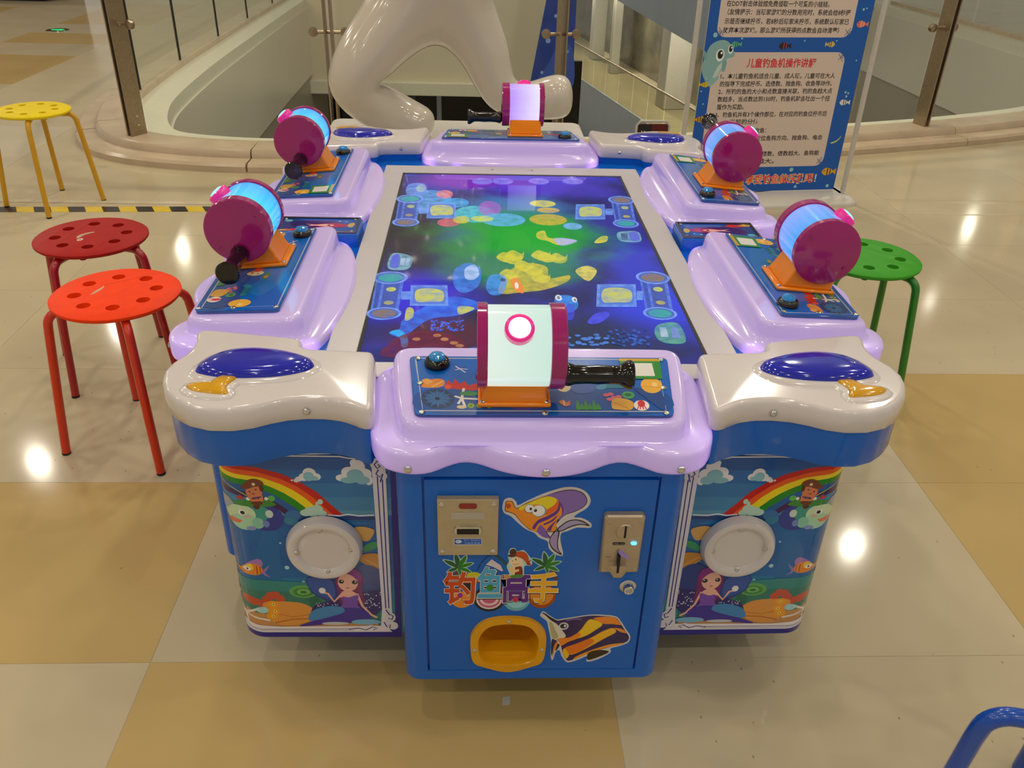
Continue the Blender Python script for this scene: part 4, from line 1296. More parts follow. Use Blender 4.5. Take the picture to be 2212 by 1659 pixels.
    ('p','3a4898',[(0.2856,0.3481),(0.3178,0.3495),(0.3025,0.1784),(0.2723,0.1772)]),
    ('e','7ea0f0',0.2967,0.3587,0.0367,0.0369,0),
    ('e','3050a8',0.2967,0.3587,0.0308,0.0297,0),
    ('e','8a7048',0.2967,0.3587,0.025,0.0236,0),
    ('e','7ea0f0',0.2812,0.1687,0.0342,0.0319,0),
    ('e','3050a8',0.2812,0.1687,0.0287,0.0257,0),
    ('e','2fa898',0.2812,0.1687,0.0232,0.0204,0),
    ('e','c8d048',0.2971,0.2942,0.01,0.0127,0),
    ('e','b8b048',0.2912,0.2231,0.0098,0.0102,0),
    ('p','6f9ae8',[(0.242,0.2829),(0.2638,0.2839),(0.257,0.2348),(0.2357,0.2339)]),
    ('p','6f9ae8',[(-0.2493,-0.2396),(-0.17,-0.2376),(-0.1648,-0.3424),(-0.2441,-0.3441)]),
    ('p','4a70c8',[(-0.2425,-0.2504),(-0.175,-0.2487),(-0.171,-0.3325),(-0.239,-0.334)]),
    ('c','c8c84a',[(-0.2355,-0.2664),(-0.2079,-0.255),(-0.1791,-0.2704),(-0.1774,-0.3174),(-0.2046,-0.3231),(-0.232,-0.3212)]),
    ('p','5a80d8',[(-0.3274,-0.201),(-0.2657,-0.1993),(-0.2652,-0.3801),(-0.3218,-0.3813)]),
    ('p','2a3a90',[(-0.3225,-0.2106),(-0.3133,-0.2104),(-0.3093,-0.3727),(-0.3178,-0.3729)]),
    ('p','3a4898',[(-0.3072,-0.2102),(-0.2733,-0.2093),(-0.2723,-0.372),(-0.3036,-0.3726)]),
    ('e','7ea0f0',-0.2966,-0.2001,0.0386,0.0354,0),
    ('e','3050a8',-0.2966,-0.2001,0.0324,0.0285,0),
    ('e','2fa898',-0.2966,-0.2001,0.0263,0.0226,0),
    ('e','7ea0f0',-0.2935,-0.3807,0.0354,0.0298,0),
    ('e','3050a8',-0.2935,-0.3807,0.0297,0.024,0),
    ('e','8a7048',-0.2935,-0.3807,0.0241,0.019,0),
    ('e','c8d048',-0.2895,-0.2622,0.0105,0.0121,0),
    ('e','b8b048',-0.2886,-0.3296,0.0102,0.0096,0),
    ('p','6f9ae8',[(-0.2671,-0.2726),(-0.2471,-0.2721),(-0.2443,-0.3138),(-0.2638,-0.3143)]),
    ('p','6f9ae8',[(0.1585,-0.2241),(0.2443,-0.2219),(0.2277,-0.3384),(0.1423,-0.3402)]),
    ('p','4a70c8',[(0.1635,-0.2361),(0.2367,-0.2343),(0.2232,-0.3274),(0.1499,-0.3291)]),
    ('c','c8c84a',[(0.1678,-0.254),(0.1998,-0.2412),(0.2276,-0.2585),(0.2195,-0.3107),(0.1891,-0.317),(0.16,-0.3149)]),
    ('p','5a80d8',[(0.2584,-0.1851),(0.3202,-0.1834),(0.2995,-0.3685),(0.2429,-0.3696)]),
    ('p','2a3a90',[(0.2622,-0.195),(0.2714,-0.1948),(0.2564,-0.3609),(0.2479,-0.361)]),
    ('p','3a4898',[(0.2776,-0.1946),(0.3114,-0.1937),(0.2934,-0.3601),(0.2621,-0.3608)]),
    ('e','7ea0f0',0.2893,-0.1843,0.0386,0.0364,0),
    ('e','3050a8',0.2893,-0.1843,0.0324,0.0293,0),
    ('e','8a7048',0.2893,-0.1843,0.0263,0.0233,0),
    ('e','7ea0f0',0.2712,-0.369,0.0354,0.0305,0),
    ('e','3050a8',0.2712,-0.369,0.0297,0.0246,0),
    ('e','2fa898',0.2712,-0.369,0.024,0.0195,0),
    ('e','c8d048',0.2891,-0.2478,0.0105,0.0124,0),
    ('e','b8b048',0.2821,-0.3168,0.0102,0.0098,0),
    ('p','6f9ae8',[(0.2407,-0.2582),(0.2543,-0.2578),(0.2465,-0.3044),(0.2331,-0.3048)]),
    ('c','7ab0c0',[(-0.3064,-0.1473),(-0.307,-0.0685),(-0.2882,-0.0562),(-0.2581,-0.0786),(-0.2564,-0.1349),(-0.2718,-0.1571)]),
    ('c','4a48d8',[(-0.3031,-0.1363),(-0.3021,-0.0741),(-0.2873,-0.0679),(-0.2836,-0.1412)]),
    ('p','b0c0e0',[(-0.2825,-0.0851),(-0.2721,-0.0848),(-0.2717,-0.1298),(-0.2815,-0.1301)]),
    ('p','a8b8e0',[(-0.2694,-0.0847),(-0.2608,-0.0844),(-0.2602,-0.1295),(-0.2696,-0.1298)]),
    ('c','7ab0c0',[(0.2507,0.1011),(0.3002,0.1097),(0.3045,0.0633),(0.2931,0.037),(0.2493,0.0419)]),
    ('c','5a50d8',[(0.2793,0.0995),(0.2991,0.1029),(0.2976,0.05),(0.2756,0.0454)]),
    ('p','3a4a80',[(0.2569,0.0946),(0.2738,0.0953),(0.2691,0.049),(0.2526,0.0484)]),
    ('c','60a890',[(0.2467,-0.4424),(0.2646,-0.4169),(0.2992,-0.4163),(0.298,-0.4938),(0.2633,-0.5022),(0.2449,-0.4829)]),
    ('p','b0c0d8',[(0.2577,-0.4339),(0.271,-0.4336),(0.2687,-0.4745),(0.2538,-0.4747)]),
    ('p','8088d8',[(0.2805,-0.4335),(0.2938,-0.4332),(0.2921,-0.4781),(0.2754,-0.4784)]),
    ('c','8088c8',[(-0.2214,-0.5474),(-0.2156,-0.5288),(-0.1805,-0.526),(-0.1451,-0.5299),(-0.1377,-0.5461)]),
    ('c','4a60c8',[(-0.1274,-0.5311),(-0.1098,-0.5219),(-0.0992,-0.5344),(-0.1097,-0.5472),(-0.1255,-0.5445)]),
    ('c','7a8ad8',[(0.0548,-0.5359),(0.0681,-0.5267),(0.1108,-0.529),(0.1199,-0.5423)]),
    ('c','6a90e0',[(-0.3018,0.377),(-0.3031,0.4713),(-0.2605,0.4824),(-0.2496,0.4303),(-0.2548,0.3792)]),
    ('e','a0b8c0',-0.2661,0.4381,0.0139,0.0346,0),
    ('e','8a80e8',-0.0913,0.5129,0.0304,0.0293,0),
    ('e','8a80e8',-0.0304,0.516,0.0305,0.0294,0),
    ('e','8a80e8',0.0754,0.5215,0.0308,0.0295,0),
    ('e','8a80e8',0.1765,0.5268,0.031,0.0297,0)]
CONSOLE_ART = [
    ('s','b0b8c0',[(-0.2101,0.0068),(0.2014,0.0068),(0.2067,0.1527),(-0.2048,0.1527),(-0.2101,0.0068)],0.0024),
    ('s','4a3a80',[(-0.1489,0.0442),(-0.1356,0.0351),(-0.1249,0.0305)],0.0021),
    ('s','d8d8e8',[(-0.1436,0.0305),(-0.1356,0.0397),(-0.1276,0.0488)],0.0021),
    ('s','c8b8d8',[(-0.1449,0.0419),(-0.1356,0.0374),(-0.1236,0.0397)],0.0019),
    ('c','d88838',[(-0.2048,0.0898),(-0.1928,0.0738),(-0.1782,0.067),(-0.1649,0.0716),(-0.1675,0.0875),(-0.1835,0.0921)]),
    ('c','e0a050',[(-0.2022,0.0716),(-0.1915,0.067),(-0.1835,0.0784),(-0.1942,0.083)]),
    ('s','f0d090',[(-0.1862,0.0898),(-0.1675,0.0738)],0.0011),
    ('s','a86020',[(-0.1915,0.083),(-0.1702,0.0716)],0.0008),
    ('c','c82a20',[(-0.1622,0.0898),(-0.1582,0.0716),(-0.1515,0.0807),(-0.1462,0.067),(-0.1396,0.0807),(-0.1302,0.0738),(-0.1249,0.0852),(-0.1143,0.0807),(-0.1063,0.0898),(-0.1143,0.0989),(-0.1409,0.0966)]),
    ('e','e05030',-0.1595,0.0898,0.0059,0.0064,0),
    ('e','14386a',-0.1782,0.1217,0.028,0.0264,0),
    ('e','1f5a98',-0.1782,0.1208,0.02,0.0173,0),
    ('e','0a1c3a',-0.1787,0.1217,0.0037,0.0041,0),
    ('s','4a8ac0',[(-0.1729,0.1212),(-0.1529,0.1212)],0.0008),
    ('s','4a8ac0',[(-0.1736,0.124),(-0.1563,0.1331)],0.0008),
    ('s','4a8ac0',[(-0.1755,0.126),(-0.1655,0.1418)],0.0008),
    ('s','4a8ac0',[(-0.1782,0.1267),(-0.1782,0.1449)],0.0008),
    ('s','4a8ac0',[(-0.1808,0.126),(-0.1908,0.1418)],0.0008),
    ('s','4a8ac0',[(-0.1828,0.124),(-0.2001,0.1331)],0.0008),
    ('s','4a8ac0',[(-0.1835,0.1212),(-0.2035,0.1212)],0.0008),
    ('s','4a8ac0',[(-0.1828,0.1185),(-0.2001,0.1094)],0.0008),
    ('s','4a8ac0',[(-0.1808,0.1165),(-0.1908,0.1007)],0.0008),
    ('s','4a8ac0',[(-0.1782,0.1158),(-0.1782,0.0975)],0.0008),
    ('s','4a8ac0',[(-0.1755,0.1165),(-0.1655,0.1007)],0.0008),
    ('s','4a8ac0',[(-0.1736,0.1185),(-0.1563,0.1094)],0.0008),
    ('s','e8e4dc',[(-0.1377,0.1208),(-0.1329,0.0934)],0.0043),
    ('s','e8e4dc',[(-0.1377,0.1208),(-0.1494,0.1149)],0.0043),
    ('s','e8e4dc',[(-0.1377,0.1208),(-0.1449,0.1354)],0.0043),
    ('s','e8e4dc',[(-0.1377,0.1208),(-0.1329,0.1454)],0.0043),
    ('s','e8e4dc',[(-0.1377,0.1208),(-0.1089,0.1226)],0.0043),
    ('e','3a8a48',-0.1249,0.108,0.016,0.0064,0),
    ('e','90b030',-0.1236,0.1399,0.0059,0.0064,0),
    ('e','4a7a20',-0.1236,0.1399,0.0027,0.0027,0),
    ('e','90b030',-0.1089,0.1399,0.0059,0.0064,0),
    ('e','4a7a20',-0.1089,0.1399,0.0027,0.0027,0),
    ('e','90b030',-0.093,0.1399,0.0059,0.0064,0),
    ('e','4a7a20',-0.093,0.1399,0.0027,0.0027,0),
    ('e','d8c8a0',-0.1396,0.1436,0.008,0.0046,0),
    ('c','5a4a9a',[(-0.077,0.1354),(-0.045,0.1308),(-0.0184,0.1354),(0.0029,0.1445),(-0.045,0.149)]),
    ('c','2a5ab0',[(0.0455,0.0852),(0.0562,0.0716),(0.0775,0.0716),(0.0908,0.0852),(0.0828,0.1035),(0.0562,0.1057)]),
    ('e','e8d8b0',0.0362,0.0852,0.0128,0.0173,0),
    ('p','d85030',[(0.0256,0.0921),(0.0376,0.0889),(0.0322,0.0966)]),
    ('e','202020',0.0389,0.0793,0.0016,0.0032,0),
    ('e','e05050',0.0189,0.083,0.0107,0.01,0),
    ('c','3a8ab8',[(0.0908,0.0898),(0.1068,0.0761),(0.1095,0.0898),(0.0988,0.0966)]),
    ('c','3a8a3a',[(0.0349,0.0579),(0.0562,0.0533),(0.0748,0.0602),(0.0535,0.0661)]),
    ('e','c88060',0.0575,0.0588,0.0064,0.0046,0),
    ('c','2a7a90',[(0.1095,0.0898),(0.1111,0.0693),(0.1148,0.0898)]),
    ('c','2a7a90',[(0.1143,0.0898),(0.1159,0.0738),(0.1196,0.0898)]),
    ('c','2a7a90',[(0.1191,0.0898),(0.1207,0.0784),(0.1244,0.0898)]),
    ('c','2a7a90',[(0.1238,0.0898),(0.1254,0.0693),(0.1292,0.0898)]),
    ('c','2a7a90',[(0.1286,0.0898),(0.1302,0.0738),(0.134,0.0898)]),
    ('c','2a7a90',[(0.1334,0.0898),(0.135,0.0784),(0.1388,0.0898)]),
    ('c','2a7a90',[(0.1382,0.0898),(0.1398,0.0693),(0.1436,0.0898)]),
    ('c','2a7a90',[(0.143,0.0898),(0.1446,0.0738),(0.1484,0.0898)]),
    ('c','2a7a90',[(0.1478,0.0898),(0.1494,0.0784),(0.1531,0.0898)]),
    ('e','d86a88',0.1068,0.1103,0.0053,0.0046,0),
    ('e','d86a88',0.1148,0.108,0.0053,0.0046,0),
    ('e','d86a88',0.1201,0.1171,0.0053,0.0046,0),
    ('e','d86a88',0.1121,0.1217,0.0053,0.0046,0),
    ('e','d86a88',0.1281,0.1149,0.0053,0.0046,0),
    ('e','48a068',0.1446,0.1103,0.0112,0.01,0),
    ('e','1f6a40',0.1446,0.1094,0.0059,0.0041,0),
    ('c','e0a848',[(0.1148,0.1445),(0.1175,0.1217),(0.1361,0.1194),(0.1521,0.1308),(0.1468,0.149),(0.1254,0.149)]),
    ('s','c08030',[(0.1201,0.1308),(0.1441,0.1468)],0.0013),
    ('e','f0e8e8',0.1654,0.1377,0.0133,0.0137,0),
    ('e','d83848',0.1654,0.1331,0.0064,0.0091,0),
    ('s','d83848',[(0.1614,0.1377),(0.1574,0.1481)],0.0019),
    ('s','d83848',[(0.1638,0.1377),(0.1622,0.1481)],0.0019),
    ('s','d83848',[(0.1667,0.1377),(0.1681,0.1481)],0.0019),
    ('s','d83848',[(0.1694,0.1377),(0.1734,0.1481)],0.0019),
    ('c','1f4a90',[(0.1561,0.0898),(0.2027,0.108),(0.2027,0.149),(0.184,0.1308)]),
    ('e','e8b048',0.1867,0.083,0.0186,0.0219,0),
    ('e','f0d080',0.192,0.0807,0.0048,0.0064,0),
    ('s','c88838',[(0.1681,0.0852),(0.2027,0.0898)],0.0011),
    ('c','2f8a40',[(0.0535,0.1481),(0.0562,0.124),(0.0615,0.1481)]),
    ('c','2f8a40',[(0.0605,0.1481),(0.0631,0.1331),(0.0685,0.1481)]),
    ('c','2f8a40',[(0.0674,0.1481),(0.07,0.124),(0.0754,0.1481)]),
    ('c','2f8a40',[(0.0743,0.1481),(0.077,0.1331),(0.0823,0.1481)]),
    ('c','2f8a40',[(0.0812,0.1481),(0.0839,0.124),(0.0892,0.1481)]),
    ('c','2f8a40',[(0.0882,0.1481),(0.0908,0.1331),(0.0962,0.1481)]),
    ('c','d87838',[(0.0256,0.1308),(0.0322,0.124),(0.0389,0.1308),(0.0442,0.1263),(0.0434,0.1377),(0.0349,0.1408)]),
    ('s','e8e4dc',[(0.0336,0.1263),(0.0341,0.139)],0.0016),
    ('c','2f8a50',[(-0.0663,0.1308),(-0.0184,0.1354),(0.0083,0.1377),(-0.0184,0.1422)])]

# ================================================================ the fishing game machine
MC = Vector((0.108, 2.0, 0.0))
machine = empty('fishing_game_machine', tuple(MC))
tag(machine, 'blue and white six-player fishing game table with glowing screen', 'game machine')
Z0 = 0.12
HX, HY = 0.562, 0.80

screw_me = MB().lathe([(.0052, 0), (.0052, .0012), (.004, .0026), (.0015, .0032), (.0004, .0033)], 12).mesh('screw')
screw_me.materials.append(M['chrome'])
def screw(parent, loc, rot=(0, 0, 0), s=1.0):
    o = bpy.data.objects.new('screw', screw_me)
    o.location = loc
    o.rotation_euler = rot
    o.scale = (s, s, s)
    o.parent = parent
    COL.objects.link(o)
    return o

MB().prism(rrect(-HX, HX, -HY, HY, .05, 8), Z0, .60).obj('cabinet', M['blue'], machine, bevel=.006)
MB().prism(rrect(-.50, .50, -.76, .72, .03), .60, .636).obj('deck', M['blue'], machine)
for (x, y) in ((-.45, -.62), (.45, -.62), (-.45, .62), (.45, .62)):
    cs = MB().lathe([(.04, -.015), (.045, -.01), (.045, .01), (.04, .015)], 20, 'x', (0, 0, .045))
    cs.box(-.03, .03, -.03, .03, .10, .12).box(-.028, -.02, -.02, .02, .04, .11).box(.02, .028, -.02, .02, .04, .11)
    cs.obj('caster', M['black'], machine, (x, y, 0))

# ---- screen
SY = -0.06                                                # screen centre relative to the machine centre
scr = MB().box(-.328, .328, -.585, .585, -.004, 0).obj('screen', M['screen'], machine, (0, SY, .6445), smooth=0)
bz = MB()
bz.box(-.385, .385, .585, .657, .634, .6475).box(-.385, .385, -.64, -.585, .634, .6475).box(-.385, -.328, -.585, .585, .634, .6475).box(.328, .385, -.585, .585, .634, .6475)
bz.obj('bezel', M['bezel'], machine, (0, SY, 0), smooth=0, bevel=.0015)
bk = MB()
bk.box(-.328, .328, .579, .585, 0, .0006).box(-.328, -.322, -.585, .585, 0, .0006).box(.322, .328, -.585, .585, 0, .0006)
bk.obj('screen_border', M['slot'], scr, smooth=0)
build_print('screen_figures', SCREEN_ART, lambda x, y, h: (x, y, h + .0003), M['screen_ink'], scr, eps=4e-6)
for (x, y) in ((-.06, .6), (.06, .6)): screw(machine, (x, SY + .622, .6475), s=.7)

# ---- corner covers with blue aprons
COVER = [(-.292, -.69), (-.398, -.682), (-.412, -.672), (-.414, -.652), (-.428, -.641), (-.585, -.612), (-.605, -.616), (-.608, -.63), (-.600, -.66), (-.600, -.69), (-.606, -.71), (-.618, -.735), (-.622, -.765), (-.616, -.795), (-.602, -.826),
         (-.58, -.853), (-.553, -.874), (-.52, -.886), (-.485, -.887), (-.455, -.879), (-.43, -.866), (-.405, -.856), (-.375, -.851), (-.345, -.852), (-.318, -.859), (-.297, -.871), (-.285, -.88), (-.273, -.881), (-.266, -.870), (-.272, -.80), (-.280, -.71), (-.284, -.696)]
base = ccw(resample(COVER, 120))
def cover_ring(d, z, fx, fy):
    r = [(x * fx, y * fy) for x, y in offset(base, d)]
    return [(x, y, z) for x, y in (r if fx * fy > 0 else r[::-1])]
FISH = [(-.205, -.02), (-.19, .025), (-.15, .055), (-.09, .068), (-.03, .064), (.03, .05), (.08, .03), (.1, .012), (.1, -.008), (.075, -.03), (.02, -.048), (-.05, -.056), (-.12, -.054), (-.175, -.042)]
TAILF = [(-.125, -.045), (-.15, -.075), (-.205, -.085), (-.185, -.108), (-.14, -.12), (-.09, -.122), (-.10, -.09), (-.085, -.05)]
for (fx, fy) in ((1, 1), (-1, 1), (1, -1), (-1, -1)):
    ap = MB().loft([cover_ring(.007, .585, fx, fy), cover_ring(.005, .59, fx, fy), cover_ring(.005, .656, fx, fy)])
    ap.obj('corner_apron', M['blue'], machine)
    cv = MB().loft([cover_ring(.004, .654, fx, fy), cover_ring(0, .657, fx, fy), cover_ring(0, .677, fx, fy), cover_ring(.001, .686, fx, fy), cover_ring(.003, .6915, fx, fy), cover_ring(.006, .6945, fx, fy), cover_ring(.0095, .6955, fx, fy), cover_ring(.0115, .6956, fx, fy)])
    co = cv.obj('corner_cover', M['white_plastic'], machine, smooth=60)
    # plain blue fish-shaped relief with an amber tail on a raised white ground
    def relief(name, outl, scl, z0, h, material, grow=0.0):
        pts = ccw(catmull([(x * scl, y * scl * 1.2) for x, y in outl], 4))
        if grow: pts = offset(pts, -grow)
        cx = sum(q[0] for q in pts) / len(pts)
        cy = sum(q[1] for q in pts) / len(pts)
        rings = []
        for (f, z) in ((1.0, 0), (.95, .5), (.82, .82), (.55, .97), (.2, 1.0)):
            rg = [((cx + (q[0] - cx) * f) * fx, (cy + (q[1] - cy) * f) * fy, z0 + z * h) for q in pts]
            rings.append(rg)
        return MB().loft(rings).obj(name, material, co, (-.44 * fx, -.757 * fy, 0), smooth=70)
    relief('relief_ground', FISH, .62, .694, .008, M['white_plastic'], grow=.014)
    relief('relief_ground', TAILF, .62, .694, .007, M['white_plastic'], grow=.012)
    relief('fish_relief', FISH, .62, .6995, .016, M['relief_blue'])
    relief('tail_relief', TAILF, .62, .6985, .007, M['relief_amber'])
    for (x, y, rz) in ((-.375, -.853, 0), (-.615, -.70, math.pi / 2)):
        if rz == 0: screw(co, (x * fx, y * fy, .672), (math.pi / 2 * fy, 0, 0), 1.15)
        else: screw(co, (x * fx - .004 * fx, y * fy, .672), (0, -math.pi / 2 * fx, 0), 1.15)
    if fy < 0: screw(co, (-.345 * fx, -.684 * fy, .674), (-math.pi / 2 * fy, 0, 0), 1.0)

# ---- side panels between the two side consoles
for fx in (-1, 1):
    mp = MB().box(-.155, .048, -.056, .056, .60, .668).obj('divider_box', M['blue'], machine, (.44 * fx, 0, 0), (0, 0, 0 if fx < 0 else math.pi), smooth=0, bevel=.004)
    fr = MB()
    fr.box(-.15, .044, .047, .052, .668, .673).box(-.15, .044, -.052, -.047, .668, .673).box(-.15, -.145, -.047, .047, .668, .673).box(.039, .044, -.047, .047, .668, .673)
    fr.obj('divider_frame', M['frame_dark'], mp, smooth=0, bevel=.001)
    items = [('b', '0a50b0', -.145, .039, -.047, .047), ('c', '123a80', [(-.145, -.047), (-.145, .047), (-.09, .03), (-.06, -.01), (-.09, -.047)]), ('c', '2a1a6a', [(-.12, .02), (-.05, .035), (0, .02), (.01, -.01), (-.05, -.025), (-.11, -.01)]),
             ('c', 'b01850', [(-.07, .0), (-.03, .014), (.0, .012), (.022, .0), (.0, -.013), (-.04, -.012)]), ('c', 'e8b8b0', [(-.085, .008), (-.06, .004), (-.035, .009), (-.015, 0), (-.035, -.008), (-.06, -.003), (-.085, -.01), (-.07, 0)]), ('e', '401020', -.028, 0, .004, .004),
             ('e', 'c83028', -.10, -.033, .02, .011), ('e', 'd86040', -.125, -.036, .014, .008), ('c', 'd8b040', [(-.14, -.03), (-.12, -.04), (-.13, -.047), (-.145, -.047)]), ('c', 'c8a860', [(.02, .012), (.03, .02), (.034, .005), (.028, -.012), (.018, -.005)]), ('e', '58a8c8', -.13, .03, .01, .008), ('e', 'a8d0e8', -.005, .03, .003, .003), ('e', 'a8d0e8', .012, .026, .002, .002)]
    build_print('divider_print', items, lambda x, y, h: (x, y, .6695 + h), M['print'], mp)
    for (x, y) in ((-.138, .04), (-.138, -.04), (.032, .04), (.032, -.04)): screw(mp, (x, y, .6698), s=.8)

# ---- consoles (prototype at the front, then copied)
half = [(0, -.105), (.1, -.10), (.2, -.083), (.255, -.062), (.278, -.03), (.284, .02), (.282, .08), (.276, .13), (.266, .17), (.246, .200), (.210, .214), (.178, .211), (.152, .195), (.128, .183), (.104, .187), (.07, .206), (.035, .218), (0, .222)]
def mirror(h): return ccw([(x, -b) for x, b in h] + [(-x, -b) for x, b in h[-2:0:-1]])
sh_base = ccw(resample(catmull(mirror(half), 4), 128))
raised = ccw(catmull(mirror([(0, -.046), (.12, -.046), (.21, -.045), (.236, -.040), (.249, -.022), (.247, .02), (.240, .08), (.231, .135), (.224, .160), (.212, .176), (.19, .181), (.1, .182), (0, .182)]), 4))
raised = resample(raised, 128)
# start both outlines at the same place (rear middle)
def rot_start(P):
    k = max(range(len(P)), key=lambda i: P[i][1] - abs(P[i][0]) * .2)
    return P[k:] + P[:k]
sh_base, raised = rot_start(sh_base), rot_start(raised)
def tilt(b, z): return z - (b - .08) * .085
def ring(P, d, z, tl=0.0): return [(x, y, z + (-(-y - .08) * .085) * tl) for x, y in offset(P, d)]
shell = MB().loft([ring(sh_base, .02, .613), ring(sh_base, .007, .6132), ring(sh_base, .002, .617), ring(sh_base, 0, .623), ring(sh_base, 0, .646), ring(sh_base, .001, .6505), ring(sh_base, .0035, .654), ring(sh_base, .007, .6555), ring(sh_base, .0095, .656),
                   ring(raised, -.009, .6585, .3), ring(raised, -.003, .661, .6), ring(raised, 0, .667, 1), ring(raised, .0015, .682, 1), ring(raised, .004, .689, 1), ring(raised, .008, .693, 1), ring(raised, .012, .6946, 1), ring(raised, .0135, .6946, 1)])
con = shell.obj('console', M['shell'], machine, smooth=60)
def pz(b): return tilt(b, .6948)
PAN = [(-.22, 0), (.22, 0), (.202, .162), (-.202, .162)]
pl = []
for i in range(4):
    a = Vector(PAN[i]); p0 = Vector(PAN[i - 1]); p1 = Vector(PAN[(i + 1) % 4])
    u = (p0 - a).normalized() * .012; w = (p1 - a).normalized() * .012
    for k in range(5):
        t = k / 4
        q = (a + u) * (1 - t) ** 2 + a * 2 * t * (1 - t) + (a + w) * t ** 2
        pl.append((q.x, q.y))
pp = MB().loft([[(x, -b, pz(b)) for x, b in pl], [(x, -b, pz(b) + .006) for x, b in pl]])
pan = pp.obj('control_panel', M['clear'], con, bevel=.001)
ground = [('p', '0a62c4', rrect(-.2185, .2185, .0015, .1635, .01)), ('c', '0a50a4', [(-.205, .1), (-.1, .085), (0, .1), (.1, .09), (.205, .1), (.2, .157), (0, .159), (-.2, .157)]), ('c', '1a70c0', [(-.1, .02), (.05, .015), (.15, .05), (.1, .09), (-.05, .08)])]
def on_panel(x, b, h): return (x * (1 - b * .5), -b, pz(b) + .0062 + h)
build_print('panel_print', ground + CONSOLE_ART, on_panel, M['print'], con)
# plain green sticker with a blank white square
st_items = [('p', '2a8a3a', [(.135, .012), (.205, .012), (.2, .066), (.137, .066)]), ('p', 'c8a028', [(.136, .006), (.203, .006), (.204, .014), (.135, .014)]), ('p', 'e0e0dc', [(.146, .02), (.19, .02), (.189, .058), (.147, .058)])]
stick = build_print('green_sticker', st_items, lambda x, b, h: (x, -b, pz(b) + .0076 + h), M['print'], con)
for (x, b) in ((-.205, .008), (.207, .008), (-.190, .157), (.190, .157), (0, .159), (-.197, .08), (.198, .09)): screw(con, (x, -b, pz(b) + .0062))
MB().lathe([(.001, 0), (.021, 0), (.0215, .006), (.019, .011), (.015, .013), (.001, .013)], 24).obj('button_collar', M['black'], con, (-.172, -.026, pz(.026) + .006))
MB().lathe([(.001, .010), (.0135, .010), (.0135, .017), (.011, .020), (.005, .0212), (.001, .0214)], 24).obj('push_button', M['button'], con, (-.172, -.026, pz(.026) + .006))
for (x, b, a) in ((-.210, .2145, 0), (.210, .2145, 0), (0, .2225, 0)): screw(con, (x, -b, .628), (math.pi / 2, 0, 0), 1.3)

# ---- reels
RC = (-.040, -.112, .788)
RR = .063
RW0, RW1 = -.046, .047
def drum_ring(x, r): return [(x, r * math.cos(a), r * math.sin(a)) for a in [2 * math.pi * i / 64 for i in range(64)]]
reel = MB().loft([drum_ring(-.052, RR - .002), drum_ring(-.05, RR), drum_ring(.05, RR), drum_ring(.052, RR - .002)]).obj('reel', M['drum_white'], machine, RC)
def cap(x0, x1): return MB().loft([drum_ring(x0, .0645), drum_ring(x0 + .001, .0665), drum_ring(x1 - .002, .0665), drum_ring(x1, .0645)])
c1 = cap(-.066, -.050).obj('reel_cap', M['purple'], reel)
c2 = cap(.044, .068).obj('reel_cap', M['purple'], reel)
for (cx, sx) in ((c1, -1), (c2, 1)):
    for a in (40, 220):
        MB().lathe([(.004, 0), (.0038, .001), (.001, .0016)], 10, 'x' if sx > 0 else 'x', (-.0675 if sx < 0 else .0675, .052 * math.cos(math.radians(a)), .052 * math.sin(math.radians(a)))).obj('cap_pin', M['purple'], reel)
crank_me = MB().lathe([(.012, 0), (.018, .004), (.0185, .010), (.0155, .018), (.0145, .04), (.0155, .055), (.0145, .075), (.015, .088), (.0185, .094), (.0225, .100), (.0235, .106), (.021, .110), (.001, .1105)], 24, 'x').mesh('crank_handle')
crank = link_mesh('crank_handle', crank_me, M['black'], reel, (.068, .040, -.022))
ring_a = math.radians(42)
lamp_rot = (ring_a, 0, 0)
lp = (-.004, -math.sin(ring_a) * .060, math.cos(ring_a) * .060)
MB().lathe([(.021, -.004), (.0228, .004), (.022, .015), (.0185, .0175), (.0165, .0165), (.0165, .005)], 28).obj('lamp_ring', M['pink_ring'], reel, lp, lamp_rot)
lens = MB().lathe([(.0163, .007), (.0163, .0165), (.0125, .0195), (.007, .021), (.001, .0213)], 24).obj('lamp_lens', M['lens_white'], reel, lp, lamp_rot)
br = MB()
bp = [(-.104, .026), (.010, .026), (.010, .146), (-.104, .146)]
def bz_(b): return pz(b) + .0062
br.loft([[(x, -b, bz_(b)) for x, b in bp], [(x, -b, bz_(b) + .008) for x, b in bp]])
r0 = [(-.096, .042), (.002, .042), (.002, .140), (-.096, .140)]
rings = []
for (t, z, i0, i1) in ((0, .008, 0, 0), (.25, .02, .008, 0), (.6, .05, .024, -.004), (1, .086, .042, -.006)):
    rings.append([(-.098 + .004 * t, -(.038 + i0), bz_(.038 + i0) + z), (.004 - .004 * t, -(.038 + i0), bz_(.038 + i0) + z), (.004 - .004 * t, -(.142 + i1 * -1), bz_(.142) + z * .82), (-.098 + .004 * t, -(.142 - i1), bz_(.142) + z * .82)])
br.loft(rings)
brk = br.obj('reel_bracket', M['orange'], reel, (-RC[0], -RC[1], -RC[2]), smooth=30, bevel=.003)
for (x, b) in ((-.097, .032), (.003, .032), (-.097, .140), (.003, .140)): screw(reel, (x - RC[0], -b - RC[1], bz_(b) + .008 - RC[2]), s=.85)

# ---- columns (prototype)
colm = MB().prism(ccw(rrect(-.236, .236, -.179, .06, .03, 6, (.002, .002, .03, .03))), Z0, .618)
column_me = colm.mesh('console_column')

